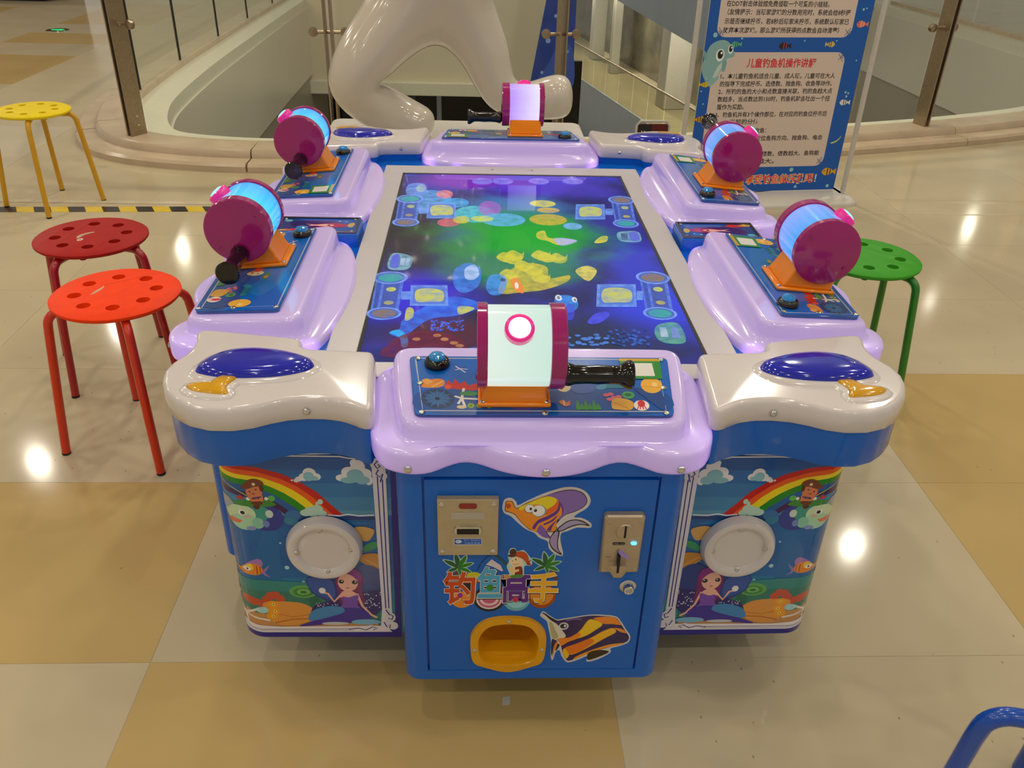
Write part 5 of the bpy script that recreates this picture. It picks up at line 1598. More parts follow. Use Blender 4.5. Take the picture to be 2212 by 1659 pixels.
STN = [((0, -.732), 0, 'drum_white', 'lens_white', -75), ((-.473, -.338), -90, 'drum_cyan', 'lens_cyan', -60), ((-.473, .338), -90, 'drum_cyan', 'lens_cyan', -60),
       ((.474, -.338), 90, 'drum_blue', 'lens_cyan', -101), ((.474, .338), 90, 'drum_blue', 'lens_cyan', 85), ((0, .702), 180, 'drum_lilac', 'lens_cyan', -20)]
for k, ((x, y), deg, dm, lm, ca) in enumerate(STN):
    rz = math.radians(deg)
    c_ = con if k == 0 else copy_tree(con, machine)
    r_ = reel if k == 0 else copy_tree(reel, machine)
    c_.location = (x, y, 0)
    c_.rotation_euler = (0, 0, rz)
    off = Matrix.Rotation(rz, 4, 'Z') @ Vector(RC)
    r_.location = (x + off.x, y + off.y, off.z)
    r_.rotation_euler = (0, 0, rz)
    sl = r_.material_slots[0]
    sl.link = 'OBJECT'
    sl.material = M[dm]
    for ch in r_.children:
        if ch.name.startswith('lamp_lens'):
            ch.material_slots[0].link = 'OBJECT'
            ch.material_slots[0].material = M[lm]
        if ch.name.startswith('crank_handle'):
            a = math.radians(ca)
            ch.location = (.068, .040 * math.cos(a) - (-.022) * math.sin(a), .040 * math.sin(a) + (-.022) * math.cos(a))
    if k == 1:
        for ch in list(c_.children):
            if ch.name.startswith('green_sticker'): bpy.data.objects.remove(ch)
    co_ = link_mesh('console_column', column_me if k else column_me.copy(), M['blue'], machine, (x, y, 0), (0, 0, rz))
    if k == 0: front_col = co_
    bv = co_.modifiers.new('bevel', 'BEVEL')
    bv.width = .006
    bv.segments = 2
    bv.limit_method = 'ANGLE'
    bv.angle_limit = math.radians(50)

# ---- front door with coin gear and stickers: door coordinates x, z (metres), facing -y
DF = -.732 - .179                                          # front face of the column, machine coordinates
DX0, DX1, DZ0, DZ1 = -.189, .188, .144, .581
bvm = front_col.modifiers[0]
front_col.modifiers.remove(bvm)
cutm = MB().box(DX0 - .004, DX1 + .004, -.19, -.171, DZ0 - .001, DZ1 + .007).mesh('cut', 0)
cut(front_col, cutm)
chz = .214
chute_out = catmull([(0, .068), (.042, .060), (.066, .03), (.069, -.01), (.064, -.045), (.045, -.058), (.0, -.072), (-.045, -.058), (-.064, -.045), (-.069, -.01), (-.066, .03), (-.042, .060)], 5)
chute_in = catmull([(0, .052), (.034, .045), (.051, .02), (.053, -.008), (.047, -.035), (.03, -.047), (0, -.05), (-.03, -.047), (-.047, -.035), (-.053, -.008), (-.051, .02), (-.034, .045)], 5)
CHX = -.046
hole = MB().loft([[(CHX + x, -.2, chz + z) for x, z in ccw(chute_in)], [(CHX + x, -.09, chz + z) for x, z in ccw(chute_in)]])
cut(front_col, hole.mesh('cut', 0))
door = MB().box(DX0, DX1, -.1785, -.1705, DZ0, DZ1).obj('door', M['blue'], machine, (0, -.732, 0), smooth=0)
hole2 = MB().loft([[(CHX + x, -.2, chz + z) for x, z in ccw(chute_in)], [(CHX + x, -.15, chz + z) for x, z in ccw(chute_in)]])
cut(door, hole2.mesh('cut', 0))
FY = -.1785
ci = ccw(chute_in); cu = ccw(chute_out)
ci = resample(ci, 72); cu = resample(cu, 72)
chute = MB().loft([[(x, FY, z) for x, z in cu], [(x * .985, FY - .006, z * .985) for x, z in cu], [(x * 1.03, FY - .007, z * 1.03) for x, z in ci], [(x * .99, FY - .002, z * .99) for x, z in ci], [(x * .97, FY + .03, z * .97) for x, z in ci], [(x * .93, -.095, z * .93) for x, z in ci]], cap0=False)
chute.box(-.045, .045, FY + .012, FY + .04, -.049, -.036)
ch_o = chute.obj('prize_chute', M['yellow_plastic'], door, (CHX, 0, chz), smooth=50)
for (x, z) in ((0, .060), (-.061, -.012), (.061, -.012)): screw(door, (CHX + x, FY - .0065, chz + z), (math.pi / 2, 0, 0), .8)
# bill validator
bil = MB().box(-.0495, .0495, FY - .012, FY, -.0585, .0585).obj('bill_validator', M['beige_metal'], door, (-.119, 0, .492), smooth=0, bevel=.0015)
BV = (-.119, .492)
def fp(name, mb, material, smooth=38, bevel=0.0): return mb.obj(name, material, door, smooth=smooth, bevel=bevel)
fp('indicator_window', MB().loft([[(BV[0] + x, FY - .012, BV[1] + .046 + z) for x, z in rrect(-.0145, .0145, -.005, .005, .0048)], [(BV[0] + x, FY - .0135, BV[1] + .046 + z) for x, z in rrect(-.0145, .0145, -.005, .005, .0048)]]), M['red_led'])
fp('bill_slot', MB().loft([[(BV[0] + x, FY - .012, BV[1] - .002 + z) for x, z in rrect(-.0225, .0225, -.0085, .0085, .006)], [(BV[0] + x * .96, FY - .017, BV[1] - .002 + z * .9) for x, z in rrect(-.0225, .0225, -.0085, .0085, .006)]]), M['chrome'])
fp('slot_mouth', MB().box(BV[0] - .018, BV[0] + .018, FY - .0178, FY - .0168, BV[1] - .0085, BV[1] + .002), M['slot'], 0)
lab = [('b', 'b4aca0', -.027, .027, .019, .033), ('b', 'd8dce8', -.0232, .0232, -.0355, -.0215), ('b', '1450b4', -.0222, .0222, -.0345, -.0225), ('e', 'c8dcf4', -.0155, -.0283, .0052, .0036), ('t', '204a90', 'PY', -.0185, -.0298, .0042, .01), ('t', '90b8f0', 'PY 005H', -.0058, -.0272, .0046, .0, .026), ('t', '90b8f0', '万能纸票器', -.0058, -.0332, .0046, .0, .026)]
build_print('validator_label', lab, lambda x, z, h: (BV[0] + x, FY - .0123 - h, BV[1] + z), M['print'], door)
for sx in (-1, 1):
    for sz in (-1, 1): screw(door, (BV[0] + sx * .042, FY - .012, BV[1] + sz * .049), (math.pi / 2, 0, 0), .85)
# coin acceptor
CV = (.1375, .452)
ca_out = [(-.033, -.058), (-.016, -.058), (-.008, -.072), (.006, -.072), (.014, -.058), (.033, -.058), (.034, .062), (.030, .066), (-.030, .066), (-.034, .062)]
ca = MB().loft([[(x, FY, z) for x, z in ca_out], [(x, FY - .010, z) for x, z in ca_out], [(x * .92, FY - .014, z * .95) for x, z in ca_out]])
fp('coin_acceptor', ca, M['silver_paint'], 30, .001).location = (CV[0], 0, CV[1])
def at_c(mb, name, material, smooth=38): 
    o = fp(name, mb, material, smooth)
    o.location = (CV[0], 0, CV[1])
    return o
at_c(MB().lathe([(.001, 0), (.0155, 0), (.0155, .0008), (.0140, .0024), (.001, .0026)], 32, '-y', (.002, FY - .0138, .034)), 'coin_dial', M['silver_paint'])
at_c(MB().box(.0005, .0038, FY - .0172, FY - .0160, .0225, .0465), 'coin_slot', M['slot'], 0)
at_c(MB().loft([[(x - .006, FY - .0139, .008 + z) for x, z in rrect(-.0105, .0105, -.0028, .0028, .0027)], [(x - .006, FY - .0145, .008 + z) for x, z in rrect(-.0105, .0105, -.0028, .0028, .0027)]]), 'model_plate', M['slot'])
build_print('acceptor_text', [('t', 'c8c8c8', 'TW-131', -.0150, .0063, .0042, .0, .0175), ('t', '4a4030', '①②', -.026, -.0225, .005, .0)], lambda x, z, h: (CV[0] + x, FY - .0147 - h, CV[1] + z), M['print'], door)
at_c(MB().loft([[(x + .019, FY - .0138, .009 + z) for x, z in rrect(-.005, .005, -.003, .003, .0026)], [(x + .019, FY - .0165, .009 + z) for x, z in rrect(-.004, .004, -.0022, .0022, .002)]]), 'coin_light', M['blue_led'])
at_c(MB().prism([(0, 0), (.001, 0), (.001, .001), (0, .001)], 0, .0001).add([(-.004, FY - .0135, -.002), (.0115, FY - .0135, -.018), (.0125, FY - .021, -.0215), (-.001, FY - .021, -.0135), (-.006, FY - .018, -.0085)], [(0, 1, 2, 3, 4)]), 'return_lever', M['violet'], 0)
at_c(MB().add([(-.020, FY - .0138, -.032), (.010, FY - .0138, -.032), (.0105, FY - .023, -.034), (-.0195, FY - .023, -.034), (-.0035, FY - .0138, -.055), (.0005, FY - .0138, -.055), (.0, FY - .024, -.052), (-.004, FY - .024, -.052)], [(0, 1, 2, 3), (3, 2, 6, 7), (0, 3, 7, 4), (1, 5, 6, 2), (4, 7, 6, 5)]), 'return_cup', M['silver_paint'], 0)
at_c(MB().box(-.0065, -.0025, FY - .0245, FY - .0142, -.048, -.012), 'return_slot', M['slot'], 0)
for (x, z) in ((-.026, .054), (.026, .054), (-.027, -.05), (.026, -.05)):
    o = at_c(MB().lathe([(.0045, 0), (.0045, .0008), (.0035, .0014), (.001, .0014)], 12, '-y', (x, FY - .0138, z)), 'acceptor_rivet', M['silver_paint'])
# key lock
fp('lock', MB().lathe([(.001, 0), (.0145, 0), (.0145, .002), (.0125, .0035), (.0095, .0035), (.0095, .011), (.0085, .013), (.0055, .013), (.0055, .009), (.001, .009)], 28, '-y', (.159, FY, .352)), M['chrome'])

# stickers, drawn in sticker units and scaled to the door
def sticker(name, items, x0, z0, kx, kz): 
    return build_print(name, items, lambda x, y, h: (x0 + x * kx, FY - .0003 - h, z0 - y * kz), M['print'], door)
F1O = [(60, 440), (110, 360), (230, 345), (330, 420), (370, 490), (560, 400), (850, 270), (1130, 175), (1330, 130), (1550, 135), (1740, 210), (1850, 330), (1870, 440), (1800, 560), (1620, 670), (1560, 740), (1700, 750), (1850, 810), (1940, 890), (1920, 960), (1800, 960), (1620, 960), (1440, 1030), (1310, 1080), (1310, 1250), (1380, 1500), (1350, 1565), (1220, 1530), (1070, 1400), (1030, 1250), (850, 1170), (740, 1070), (560, 990), (400, 870), (230, 720), (100, 660), (50, 560)]
F1B = [(105, 510), (120, 420), (180, 400), (260, 420), (310, 520), (370, 545), (560, 440), (900, 310), (1150, 225), (1380, 180), (1560, 190), (1720, 260), (1805, 400), (1740, 530), (1560, 630), (1380, 690), (1260, 800), (1190, 900), (1210, 990), (1080, 1170), (920, 1150), (790, 1050), (620, 990), (440, 830), (310, 690), (200, 640), (110, 610)]
fish1 = [('c', 'd0ccd0', F1O), ('c', '181018', F1B),
         ('c', '8468b8', [(900, 325), (1150, 240), (1380, 195), (1560, 205), (1710, 275), (1788, 400), (1725, 525), (1550, 620), (1370, 680), (1250, 790), (1150, 700), (1050, 450)]),
         ('c', 'f0921c', [(120, 510), (135, 425), (185, 412), (250, 430), (300, 530), (370, 558), (560, 455), (900, 322), (1090, 330), (1200, 400), (1230, 560), (1290, 500), (1310, 640), (1200, 820), (1190, 1000), (1080, 1040), (800, 1040), (620, 975), (450, 825), (320, 680), (200, 625), (125, 600)]),
         ('c', 'e8d820', [(400, 540), (560, 460), (900, 330), (1080, 330), (1170, 390), (1130, 480), (1000, 570), (880, 500), (700, 480), (520, 560), (420, 590)]),
         ('c', 'e8641c', [(980, 590), (1120, 490), (1190, 400), (1215, 520), (1100, 640), (960, 690)]),
         ('c', '5a2a98', [(690, 950), (800, 800), (1000, 710), (1180, 590), (1230, 420), (1250, 560), (1180, 680), (1000, 790), (820, 870), (740, 990)]),
         ('c', '6a38a8', [(1210, 400), (1290, 480), (1325, 600), (1300, 700), (1280, 560)]),
         ('c', '5a2a98', [(920, 880), (1080, 800), (1210, 690), (1130, 810), (960, 900)]), ('c', '5a2a98', [(1000, 1000), (1100, 880), (1200, 800), (1120, 920), (1080, 1020)]),
         ('c', 'c84a18', [(125, 480), (200, 460), (225, 520), (160, 560)]),
         ('c', '7c58b8', [(800, 1040), (850, 900), (960, 980), (1080, 1170), (930, 1150)]),
         ('c', '181018', [(1210, 1000), (1300, 900), (1440, 810), (1600, 785), (1760, 820), (1895, 905), (1880, 925), (1700, 900), (1500, 950), (1300, 1040)]),
         ('c', 'a098c8', [(1240, 995), (1330, 905), (1450, 830), (1600, 805), (1740, 840), (1830, 890), (1680, 880), (1480, 930), (1310, 1015)]),
         ('c', '181018', [(1160, 1040), (1270, 1040), (1255, 1250), (1280, 1420), (1360, 1530), (1280, 1520), (1120, 1390), (1065, 1220)]),
         ('c', 'a090c8', [(1170, 1060), (1240, 1050), (1235, 1250), (1250, 1400), (1310, 1500), (1200, 1430), (1110, 1330), (1085, 1200)]),
         ('p', '181018', [(980, 1035), (1165, 1035), (1080, 1190)]), ('p', 'd0ccd0', [(1005, 1050), (1140, 1050), (1080, 1155)]),
         ('e', '303040', 612, 560, 102, 90), ('e', 'eeeef2', 612, 558, 94, 82), ('e', '5890a8', 815, 612, 146, 122), ('e', 'f2f2f6', 806, 606, 134, 112), ('e', '101010', 640, 566, 26, 28), ('e', '101010', 738, 598, 34, 34), ('e', 'f0f0f0', 728, 585, 9, 9)]
K1 = 7.67e-4 / 9.757
sticker('fish_sticker', fish1, .041 - .108, .580, K1, 9.9e-4 / 9.757)
F2O = [(70, 180), (130, 100), (270, 190), (420, 270), (560, 255), (800, 220), (1080, 180), (1350, 180), (1650, 215), (1780, 330), (1900, 490), (2005, 620), (2015, 730), (1960, 800), (1800, 860), (1630, 910), (1630, 1000), (1420, 1130), (1200, 1200), (1130, 1180), (1130, 1080), (960, 1150), (780, 1210), (680, 1190), (580, 1060), (530, 940), (450, 980), (410, 1130), (375, 1150), (340, 1000), (335, 760), (300, 600), (250, 420), (215, 310), (110, 230)]
F2B = [(95, 175), (140, 130), (280, 215), (420, 295), (600, 275), (850, 235), (1100, 200), (1350, 205), (1640, 240), (1760, 350), (1880, 510), (1980, 640), (1985, 720), (1940, 770), (1780, 830), (1600, 880), (1200, 1000), (950, 1110), (780, 1170), (700, 1160), (610, 1030), (560, 860), (480, 720), (390, 700), (320, 600), (280, 420), (240, 310), (120, 210)]
fish2 = [('c', 'cfcfd6', F2O), ('c', '281058', F2B),
         ('c', 'd8d4c4', [(95, 180), (140, 160), (300, 290), (430, 370), (540, 490), (640, 640), (480, 700), (390, 700), (320, 590), (280, 420), (240, 310)]), ('c', 'b0ac80', [(270, 330), (340, 360), (400, 480), (480, 640), (400, 690), (330, 580)]),
         ('p', '181020', [(130, 140), (280, 220), (440, 300), (400, 320), (250, 235)]),
         ('c', 'f0c818', [(1120, 275), (1390, 380), (1250, 510), (1080, 620), (880, 690), (740, 720), (830, 620), (960, 480)]), ('c', 'ee8a1c', [(740, 650), (900, 560), (960, 600), (880, 690), (700, 760), (560, 840), (500, 740), (480, 680), (640, 670)]),
         ('c', 'f0b818', [(1600, 465), (1690, 510), (1680, 570), (1500, 670), (1250, 820), (1000, 960), (800, 1040), (700, 1000), (640, 890), (900, 790), (1200, 660), (1400, 540)]), ('c', 'e87818', [(640, 890), (900, 790), (1150, 690), (1250, 760), (1000, 950), (800, 1030), (700, 1000)]),
         ('c', 'ee8a1c', [(1200, 250), (1400, 225), (1640, 245), (1760, 360), (1790, 400), (1600, 380), (1400, 370), (1270, 300)]), ('c', 'e88a30', [(1650, 460), (1800, 480), (1890, 530), (1930, 580), (1800, 550), (1700, 500)]),
         ('c', 'ee9a20', [(860, 1110), (1000, 1030), (1300, 910), (1600, 820), (1900, 790), (1780, 840), (1500, 900), (1200, 1000), (960, 1110), (850, 1150)]), ('c', 'e8c020', [(600, 960), (640, 900), (740, 1040), (690, 1130), (630, 1060)]),
         ('c', '281058', [(350, 700), (430, 720), (460, 720), (420, 830), (390, 960), (370, 1060), (345, 950)]), ('c', 'd88a28', [(400, 860), (460, 740), (480, 790), (420, 960), (385, 1100)]), ('c', '281018', [(480, 800), (525, 830), (480, 920), (440, 950)]),
         ('c', '2a2018', [(1160, 1000), (1380, 940), (1600, 980), (1400, 1090), (1160, 1160)]),
         ('e', 'd0d0e0', 580, 415, 102, 78), ('e', '181018', 575, 415, 74, 50), ('e', 'e8e8f0', 606, 412, 22, 26), ('s', '9080c0', [(620, 300), (760, 270), (900, 260), (940, 290)], 16)]
sticker('butterflyfish_sticker', fish2, .111 - .108, .304, 8.6e-4 / 10.05, 1.18e-3 / 10.05)
def palm(x, y, f=1):
    out = []
    for dx, dy, wx in ((-250, -110, 70), (-200, 80, 60), (-60, -210, 60), (120, -180, 60), (230, -60, 60), (200, 90, 55), (20, 130, 60)):
        dx *= f
        out.append(('c', 'a8d8c8', [(x - 30, y + 20), (x + dx * .5 - dy * .28, y + dy * .5 + dx * .16), (x + dx * 1.1, y + dy * 1.1), (x + dx * .5 + dy * .28, y + dy * .5 - dx * .16)]))
    for dx, dy, wx in ((-250, -110, 70), (-200, 80, 60), (-60, -210, 60), (120, -180, 60), (230, -60, 60), (200, 90, 55), (20, 130, 60)):
        dx *= f
        out.append(('c', '0a5a38' if dx * f < 0 else '1a7a2a', [(x - 20, y + 12), (x + dx * .5 - dy * .2, y + dy * .5 + dx * .11), (x + dx, y + dy), (x + dx * .5 + dy * .2, y + dy * .5 - dx * .11)]))
    return out
logo = []
logo += [('s', '6a4030', [(1890, 440), (1990, 520), (2020, 640)], 70), ('s', '6a4030', [(370, 470), (330, 560), (300, 650)], 60)] + palm(1850, 400, 1) + palm(390, 420, 1)
logo += [('e', '181420', 900, 950, 270, 215), ('e', 'e0dce0', 900, 950, 225, 175), ('e', 'c86088', 900, 960, 195, 140), ('e', 'e8d0d8', 900, 955, 160, 108), ('e', 'c86088', 900, 950, 120, 80), ('e', '6ab0c8', 1370, 950, 240, 210), ('e', '90d0e0', 1370, 940, 200, 170), ('e', 'a04818', 1800, 900, 240, 215), ('e', 'e08a28', 1800, 880, 200, 180), ('e', 'e89030', 430, 960, 180, 140)]
for (x, y, rx, ry, c0) in ((560, 590, 150, 70, 'd8a020'), (640, 560, 120, 60, 'c8c828'), (590, 640, 150, 60, 'b84018'), (720, 620, 70, 40, 'd87818')): logo.append(('e', c0, x, y, rx, ry, 10))
def chunky(ch, x, y, size, w, fill, edge_c='e4dcd8', top=None):
    return [('t', '201820', ch, x - 14, -y - 10, size, .054, w + 40), ('t', edge_c, ch, x - 8, -y - 2, size, .042, w + 26), ('t', fill, ch, x + 4, -y, size, .026, w)]
logo_chars = chunky('钓', 120, 980, 560, 540, 'c8481c') + chunky('鱼', 690, 900, 560, 420, '48a8d8') + chunky('高', 1110, 960, 540, 470, '5a2090') + chunky('手', 1560, 960, 520, 500, 'eeb428')
logo += [(it[0], it[1], it[2], it[3], it[4], it[5], it[6], it[7]) for it in logo_chars]
logo += [('e', '2a8a38', 910, 760, 62, 52), ('e', '9a2890', 405, 885, 46, 42), ('e', 'c03060', 1350, 960, 50, 50), ('e', 'e0a028', 1785, 1000, 44, 44)]
# fishing boy on top
logo += [('s', '20303a', [(690, 480), (760, 350), (860, 250), (985, 225)], 12), ('s', '1a5030', [(980, 225), (1110, 320), (1220, 420)], 34), ('p', 'd4ccd4', [(835, 380), (930, 295), (1080, 390), (1125, 480), (1100, 490), (960, 420)]),
         ('c', 'a8d8d8', [(1195, 240), (1230, 130), (1310, 120), (1350, 170), (1450, 150), (1540, 230), (1600, 320), (1590, 400), (1480, 410), (1460, 580), (1250, 600), (1140, 600), (1150, 540), (1230, 540), (1180, 410), (1215, 330)]),
         ('c', '8a2818', [(1320, 430), (1430, 420), (1445, 560), (1310, 560)]), ('c', 'e8d098', [(1250, 430), (1320, 430), (1315, 560), (1260, 560)]), ('s', 'f0c898', [(1390, 470), (1300, 495), (1215, 440)], 40), ('c', '4a8a40', [(1260, 555), (1440, 545), (1460, 585), (1270, 600)]), ('e', 'c89858', 1190, 580, 60, 34),
         ('e', 'f4d8b0', 1335, 340, 112, 78), ('e', 'f4d8b0', 1440, 380, 30, 26), ('c', 'c8481c', [(1300, 220), (1380, 170), (1480, 190), (1540, 270), (1530, 370), (1440, 290), (1330, 250)]), ('c', 'a83018', [(1510, 350), (1590, 300), (1560, 350), (1600, 390), (1530, 390)]), ('e', '4a2010', 1280, 185, 58, 56), ('e', '5a2818', 1260, 240, 70, 22), ('e', '281810', 1330, 300, 9, 16), ('e', '281810', 1275, 320, 7, 7), ('s', 'a86040', [(1280, 370), (1340, 385), (1390, 360)], 7)]
kx, kz = 7.8e-4 / 7.63, 1.07e-3 / 7.63
def place_logo(x, y, h): return (-.066 - .108 + x * kx, FY - .0003 - h, .456 - y * kz)
logo2 = []
for it in logo:
    if it[0] == 't':
        # lettering is set upright: flip its vertical axis inside sticker units
        logo2.append(it)
    else:
        logo2.append(it)
flip = []
for it in logo2:
    if it[0] == 't': flip.append(it)
    elif it[0] == 'e': flip.append(('e', it[1], it[2], -it[3], it[4], it[5]))
    elif it[0] == 's': flip.append(('s', it[1], [(a, -b) for a, b in it[2]], it[3]))
    else: flip.append((it[0], it[1], [(a, -b) for a, b in it[2]]))
build_print('logo_sticker', flip, lambda x, y, h: place_logo(x, -y, h), M['print'], door)

# ---- printed front panels and their round speaker covers
sky = []
ZT, ZB = .60, .125
steps = [(.60, '1258a8'), (.52, '1a68b4'), (.49, '2878b8'), (.46, '3a86ba'), (.43, '5098bc'), (.419, '0a5ca8'), (.39, '0864b0'), (.36, '0660b0'), (.33, '0660b0'), (.30, '0868b2'), (.27, '0a78b4'), (.24, '1488b0'), (.21, '2090a8'), (.18, '2a8890'), (.125, '2a8890')]
for (a, ca_), (b, _) in zip(steps, steps[1:]): sky.append(('b', ca_, -.66, -.236, b, a))
RCR = .05
def wrap(fx):
    xc = -(HX - RCR)
    def place(x, z, h):
        s_ = xc - x
        d = .0004 + h
        if s_ <= 0: p = (x, -HY - d)
        else:
            a = min(s_ * 1.75 / RCR, math.pi / 2)
            ex = max(0, s_ - (math.pi / 2) * RCR / 1.75)
            p = (xc - math.sin(a) * (RCR + d), -(HY - RCR) - math.cos(a) * (RCR + d) + ex)
        return (p[0] * fx, p[1], z)
    return place
cuts = [-(HX - RCR) - i * .003 for i in range(0, 11)]
for fx in (1, -1):
    ar = build_print('art_panel', sky + ART_PANEL, wrap(fx), M['print'], machine, cuts=cuts)
    if fx < 0: ar.data.flip_normals()
    sp = MB().lathe([(.001, .010), (.042, .010), (.046, .0105), (.050, .016), (.058, .0185), (.065, .016), (.069, .009), (.070, 0), (.001, 0)], 48, '-y').obj('speaker_cover', M['white_plastic'], machine, (-.381 * fx, -HY - .003, .350))
    for k in range(4):
        a = math.radians(90 * k + 4)
        screw(sp, (.049 * math.cos(a), -.0145, .049 * math.sin(a)), (math.pi / 2, 0, 0), .9)

# ================================================================ stools
def seat_mesh(R=.1625, zt=.45, th=.016):
    n = 56
    loops = [[(R * math.cos(2 * math.pi * i / n), R * math.sin(2 * math.pi * i / n)) for i in range(n)]]
    for k in range(8):
        a = 2 * math.pi * (k + .5) / 8
        loops.append([(.100 * math.cos(a) + .0172 * math.cos(-2 * math.pi * i / 16), .100 * math.sin(a) + .0172 * math.sin(-2 * math.pi * i / 16)) for i in range(16)])
    flat = [p for l in loops for p in l]
    tris = geometry.tessellate_polygon([[Vector((x, y, 0)) for x, y in l] for l in loops])
    N = len(flat)
    mb = MB()
    def rim(x, y, dz, f): return (x * f, y * f, zt + dz)
    top = [(x * (.955 if i < n else 1), y * (.955 if i < n else 1), zt + (.0 if i < n else 0.0)) for i, (x, y) in enumerate(flat)]
    bot = [(x * (.97 if i < n else 1), y * (.97 if i < n else 1), zt - th) for i, (x, y) in enumerate(flat)]
    r1 = [(x, y, zt - .005) for x, y in loops[0]]
    r2 = [(x, y, zt - .011) for x, y in loops[0]]
    vs = top + bot + r1 + r2
    fs = [tuple(t) for t in tris] + [tuple(i + N for i in reversed(t)) for t in tris]
    for i in range(n):
        j = (i + 1) % n
        fs += [(i, j, 2 * N + j, 2 * N + i), (2 * N + i, 2 * N + j, 2 * N + n + j, 2 * N + n + i), (2 * N + n + i, 2 * N + n + j, N + j, N + i)]
    o = n
    for k in range(8):
        for i in range(16):
            j = (i + 1) % 16
            fs.append((o + i, o + j, N + o + j, N + o + i))
        o += 16
    return mb.add(vs, fs).mesh('seat', 40)
seat_me = seat_mesh()
leg_path = [(.045, 0, .423), (.10, 0, .424), (.138, 0, .423)] + [(.138 + .036 * math.sin(math.radians(a)), 0, .387 + .036 * math.cos(math.radians(a))) for a in range(15, 84, 13)] + [(.1765, 0, .370), (.196, 0, .19), (.2145, 0, .006)]
leg_me = MB().tube(leg_path, .0118, 12).mesh('leg', 50)
foot_me = MB().lathe([(.0115, 0), (.0121, .002), (.0119, .0055), (.006, .006)], 12, 'z', (.2148, 0, 0)).mesh('foot_cap')
foot_me.materials.append(M['slot'])
wide_path = [(.045, 0, .423), (.14, 0, .424), (.208, 0, .423)] + [(.208 + .036 * math.sin(math.radians(a)), 0, .387 + .036 * math.cos(math.radians(a))) for a in range(15, 84, 13)] + [(.2465, 0, .370), (.258, 0, .19), (.27, 0, .006)]
wide_me = MB().tube(wide_path, .0135, 12).mesh('leg', 50)
wfoot_me = foot_me.copy()
for v in wfoot_me.vertices: v.co.x += .0555
def stool(x, y, deg, key, label, legm=leg_me, footm=foot_me):
    t = empty('stool', (x, y, 0), math.radians(deg))
    tag(t, label, 'stool', 'round perforated stools round the game table')
    s_ = link_mesh('seat', seat_me.copy(), M['seat_' + key], t, rot=(0, 0, math.radians(11)))
    lm = legm.copy()
    lm.materials.clear()
    lm.materials.append(M['leg_' + key])
    for k in range(4):
        lg = link_mesh('leg', lm, None, t, rot=(0, 0, math.pi / 2 * k))
        link_mesh('foot_cap', footm, None, lg)
    hub = MB()
    for k in range(4):
        a = math.pi / 2 * k + .5
        hub.lathe([(.009, .427), (.009, .436), (.001, .436)], 8, 'z', (.14 * math.cos(a), .14 * math.sin(a), 0))
    hub.obj('seat_stud', M['seat_' + key], t)
    return t, s_
st_o, seat_o = stool(-.945, 2.08, 27, 'orange_red', 'orange-red round perforated stool beside the left front corner of the game table')
st_r, seat_r = stool(-1.166, 2.49, 72, 'red', 'dark red round perforated stool behind the orange-red stool')
stool(1.19, 2.40, -50, 'green', 'green round perforated stool at the right side of the game table')
stool(-2.045, 4.085, 15, 'yellow', 'yellow round perforated stool standing on the hazard tape')
stool(.952, .706, 166, 'stool_blue', 'blue stool with wide bent tube legs alone on the open floor', wide_me, wfoot_me)
# scuffs left by a torn label on the two near seats
build_print('torn_label', [('c', 'b8a088', [(-.052, .028), (-.03, .034), (-.004, .020), (.006, .004), (.0, .002), (-.02, .018), (-.05, .022)]), ('e', 'd0c0b8', -.062, .012, .011, .008), ('e', 'b84040', -.062, .012, .006, .003)], lambda x, y, h: (x + .02, y, .4502 + h), M['print_soft'], seat_r)
build_print('torn_label', [('c', 'c8a890', [(-.058, .008), (-.045, .022), (-.022, .038), (-.012, .046), (-.02, .03), (-.045, .012)])], lambda x, y, h: (x, y + .01, .4502 + h), M['print_soft'], seat_o)

# ================================================================ instruction poster stand
ang = math.atan2(.107, .813)
post = empty('poster_stand', (1.07, 4.23, 0), ang)
tag(post, 'tall blue instruction poster with sea animals on a white stand', 'poster stand')
PW, PH0, PH1 = .82, .055, 1.70
board = MB().box(0, PW, -.004, .004, PH0, PH1).obj('poster_board', M['sign_frame'], post, smooth=0)
for x in (-.052, PW + .052):
    MB().tube([(x, -.01, .03), (x, -.01, 1.74)], .013, 12).obj('post', M['sign_frame'], post)
MB().tube([(-.052, -.01, 1.74), (PW + .052, -.01, 1.74)], .013, 10).obj('top_bar', M['sign_frame'], post)
bs = rrect(-.10, PW + .10, -.13, .15, .06, 6)
bs = resample(ccw(bs), 80)
MB().loft([[(x, y, 0) for x, y in bs], [(x, y, .012) for x, y in bs]] + [[(x, y, z) for x, y in offset(bs, d)] for d, z in ((.004, .018), (.02, .032), (.05, .044), (.09, .05))]).obj('base', M['sign_base'], post, smooth=60)
TX = [(.080, .952, .512, '在DDT射击体验馆免费领取一个可爱的小娃娃。'), (.090, .916, .617, '（友情提示：当玩家游戏的分数用完时，系统会给8秒提'), (.081, .876, .628, '示是否继续投币，若8秒后玩家未投币，系统默认玩家已'), (.080, .837, .586, '放弃本次游戏，那么游戏所获得的点数会自动清零）'),
      (.101, .630, .594, '1、本儿童钓鱼机适合儿童、成人玩，儿童可在大人'), (.103, .594, .584, '的指导下完成投币、选倍数、抛鱼钩、收鱼等动作。'), (.101, .558, .595, '2、所钓的鱼的大小和点数直接关联，钓的鱼越大点'), (.102, .522, .590, '数越多，当点数达到150时，钓鱼机就会吐出一个扭'), (.104, .485, .141, '蛋作为奖励。'),
      (.102, .448, .591, '3、钓鱼机共有3个操作部位，在对应的钓鱼位投币后'), (.184, .413, .151, '当前的分值'), (.323, .369, .061, '收鱼：'), (.334, .330, .361, '定位鱼钩方向、抛鱼钩、电击'), (.382, .251, .314, '倍数，倍数越大、鱼钩能'), (.364, .213, .092, '越大。')]
P = [('b', '0c58b4', 0, PW, PH0, PH1)]
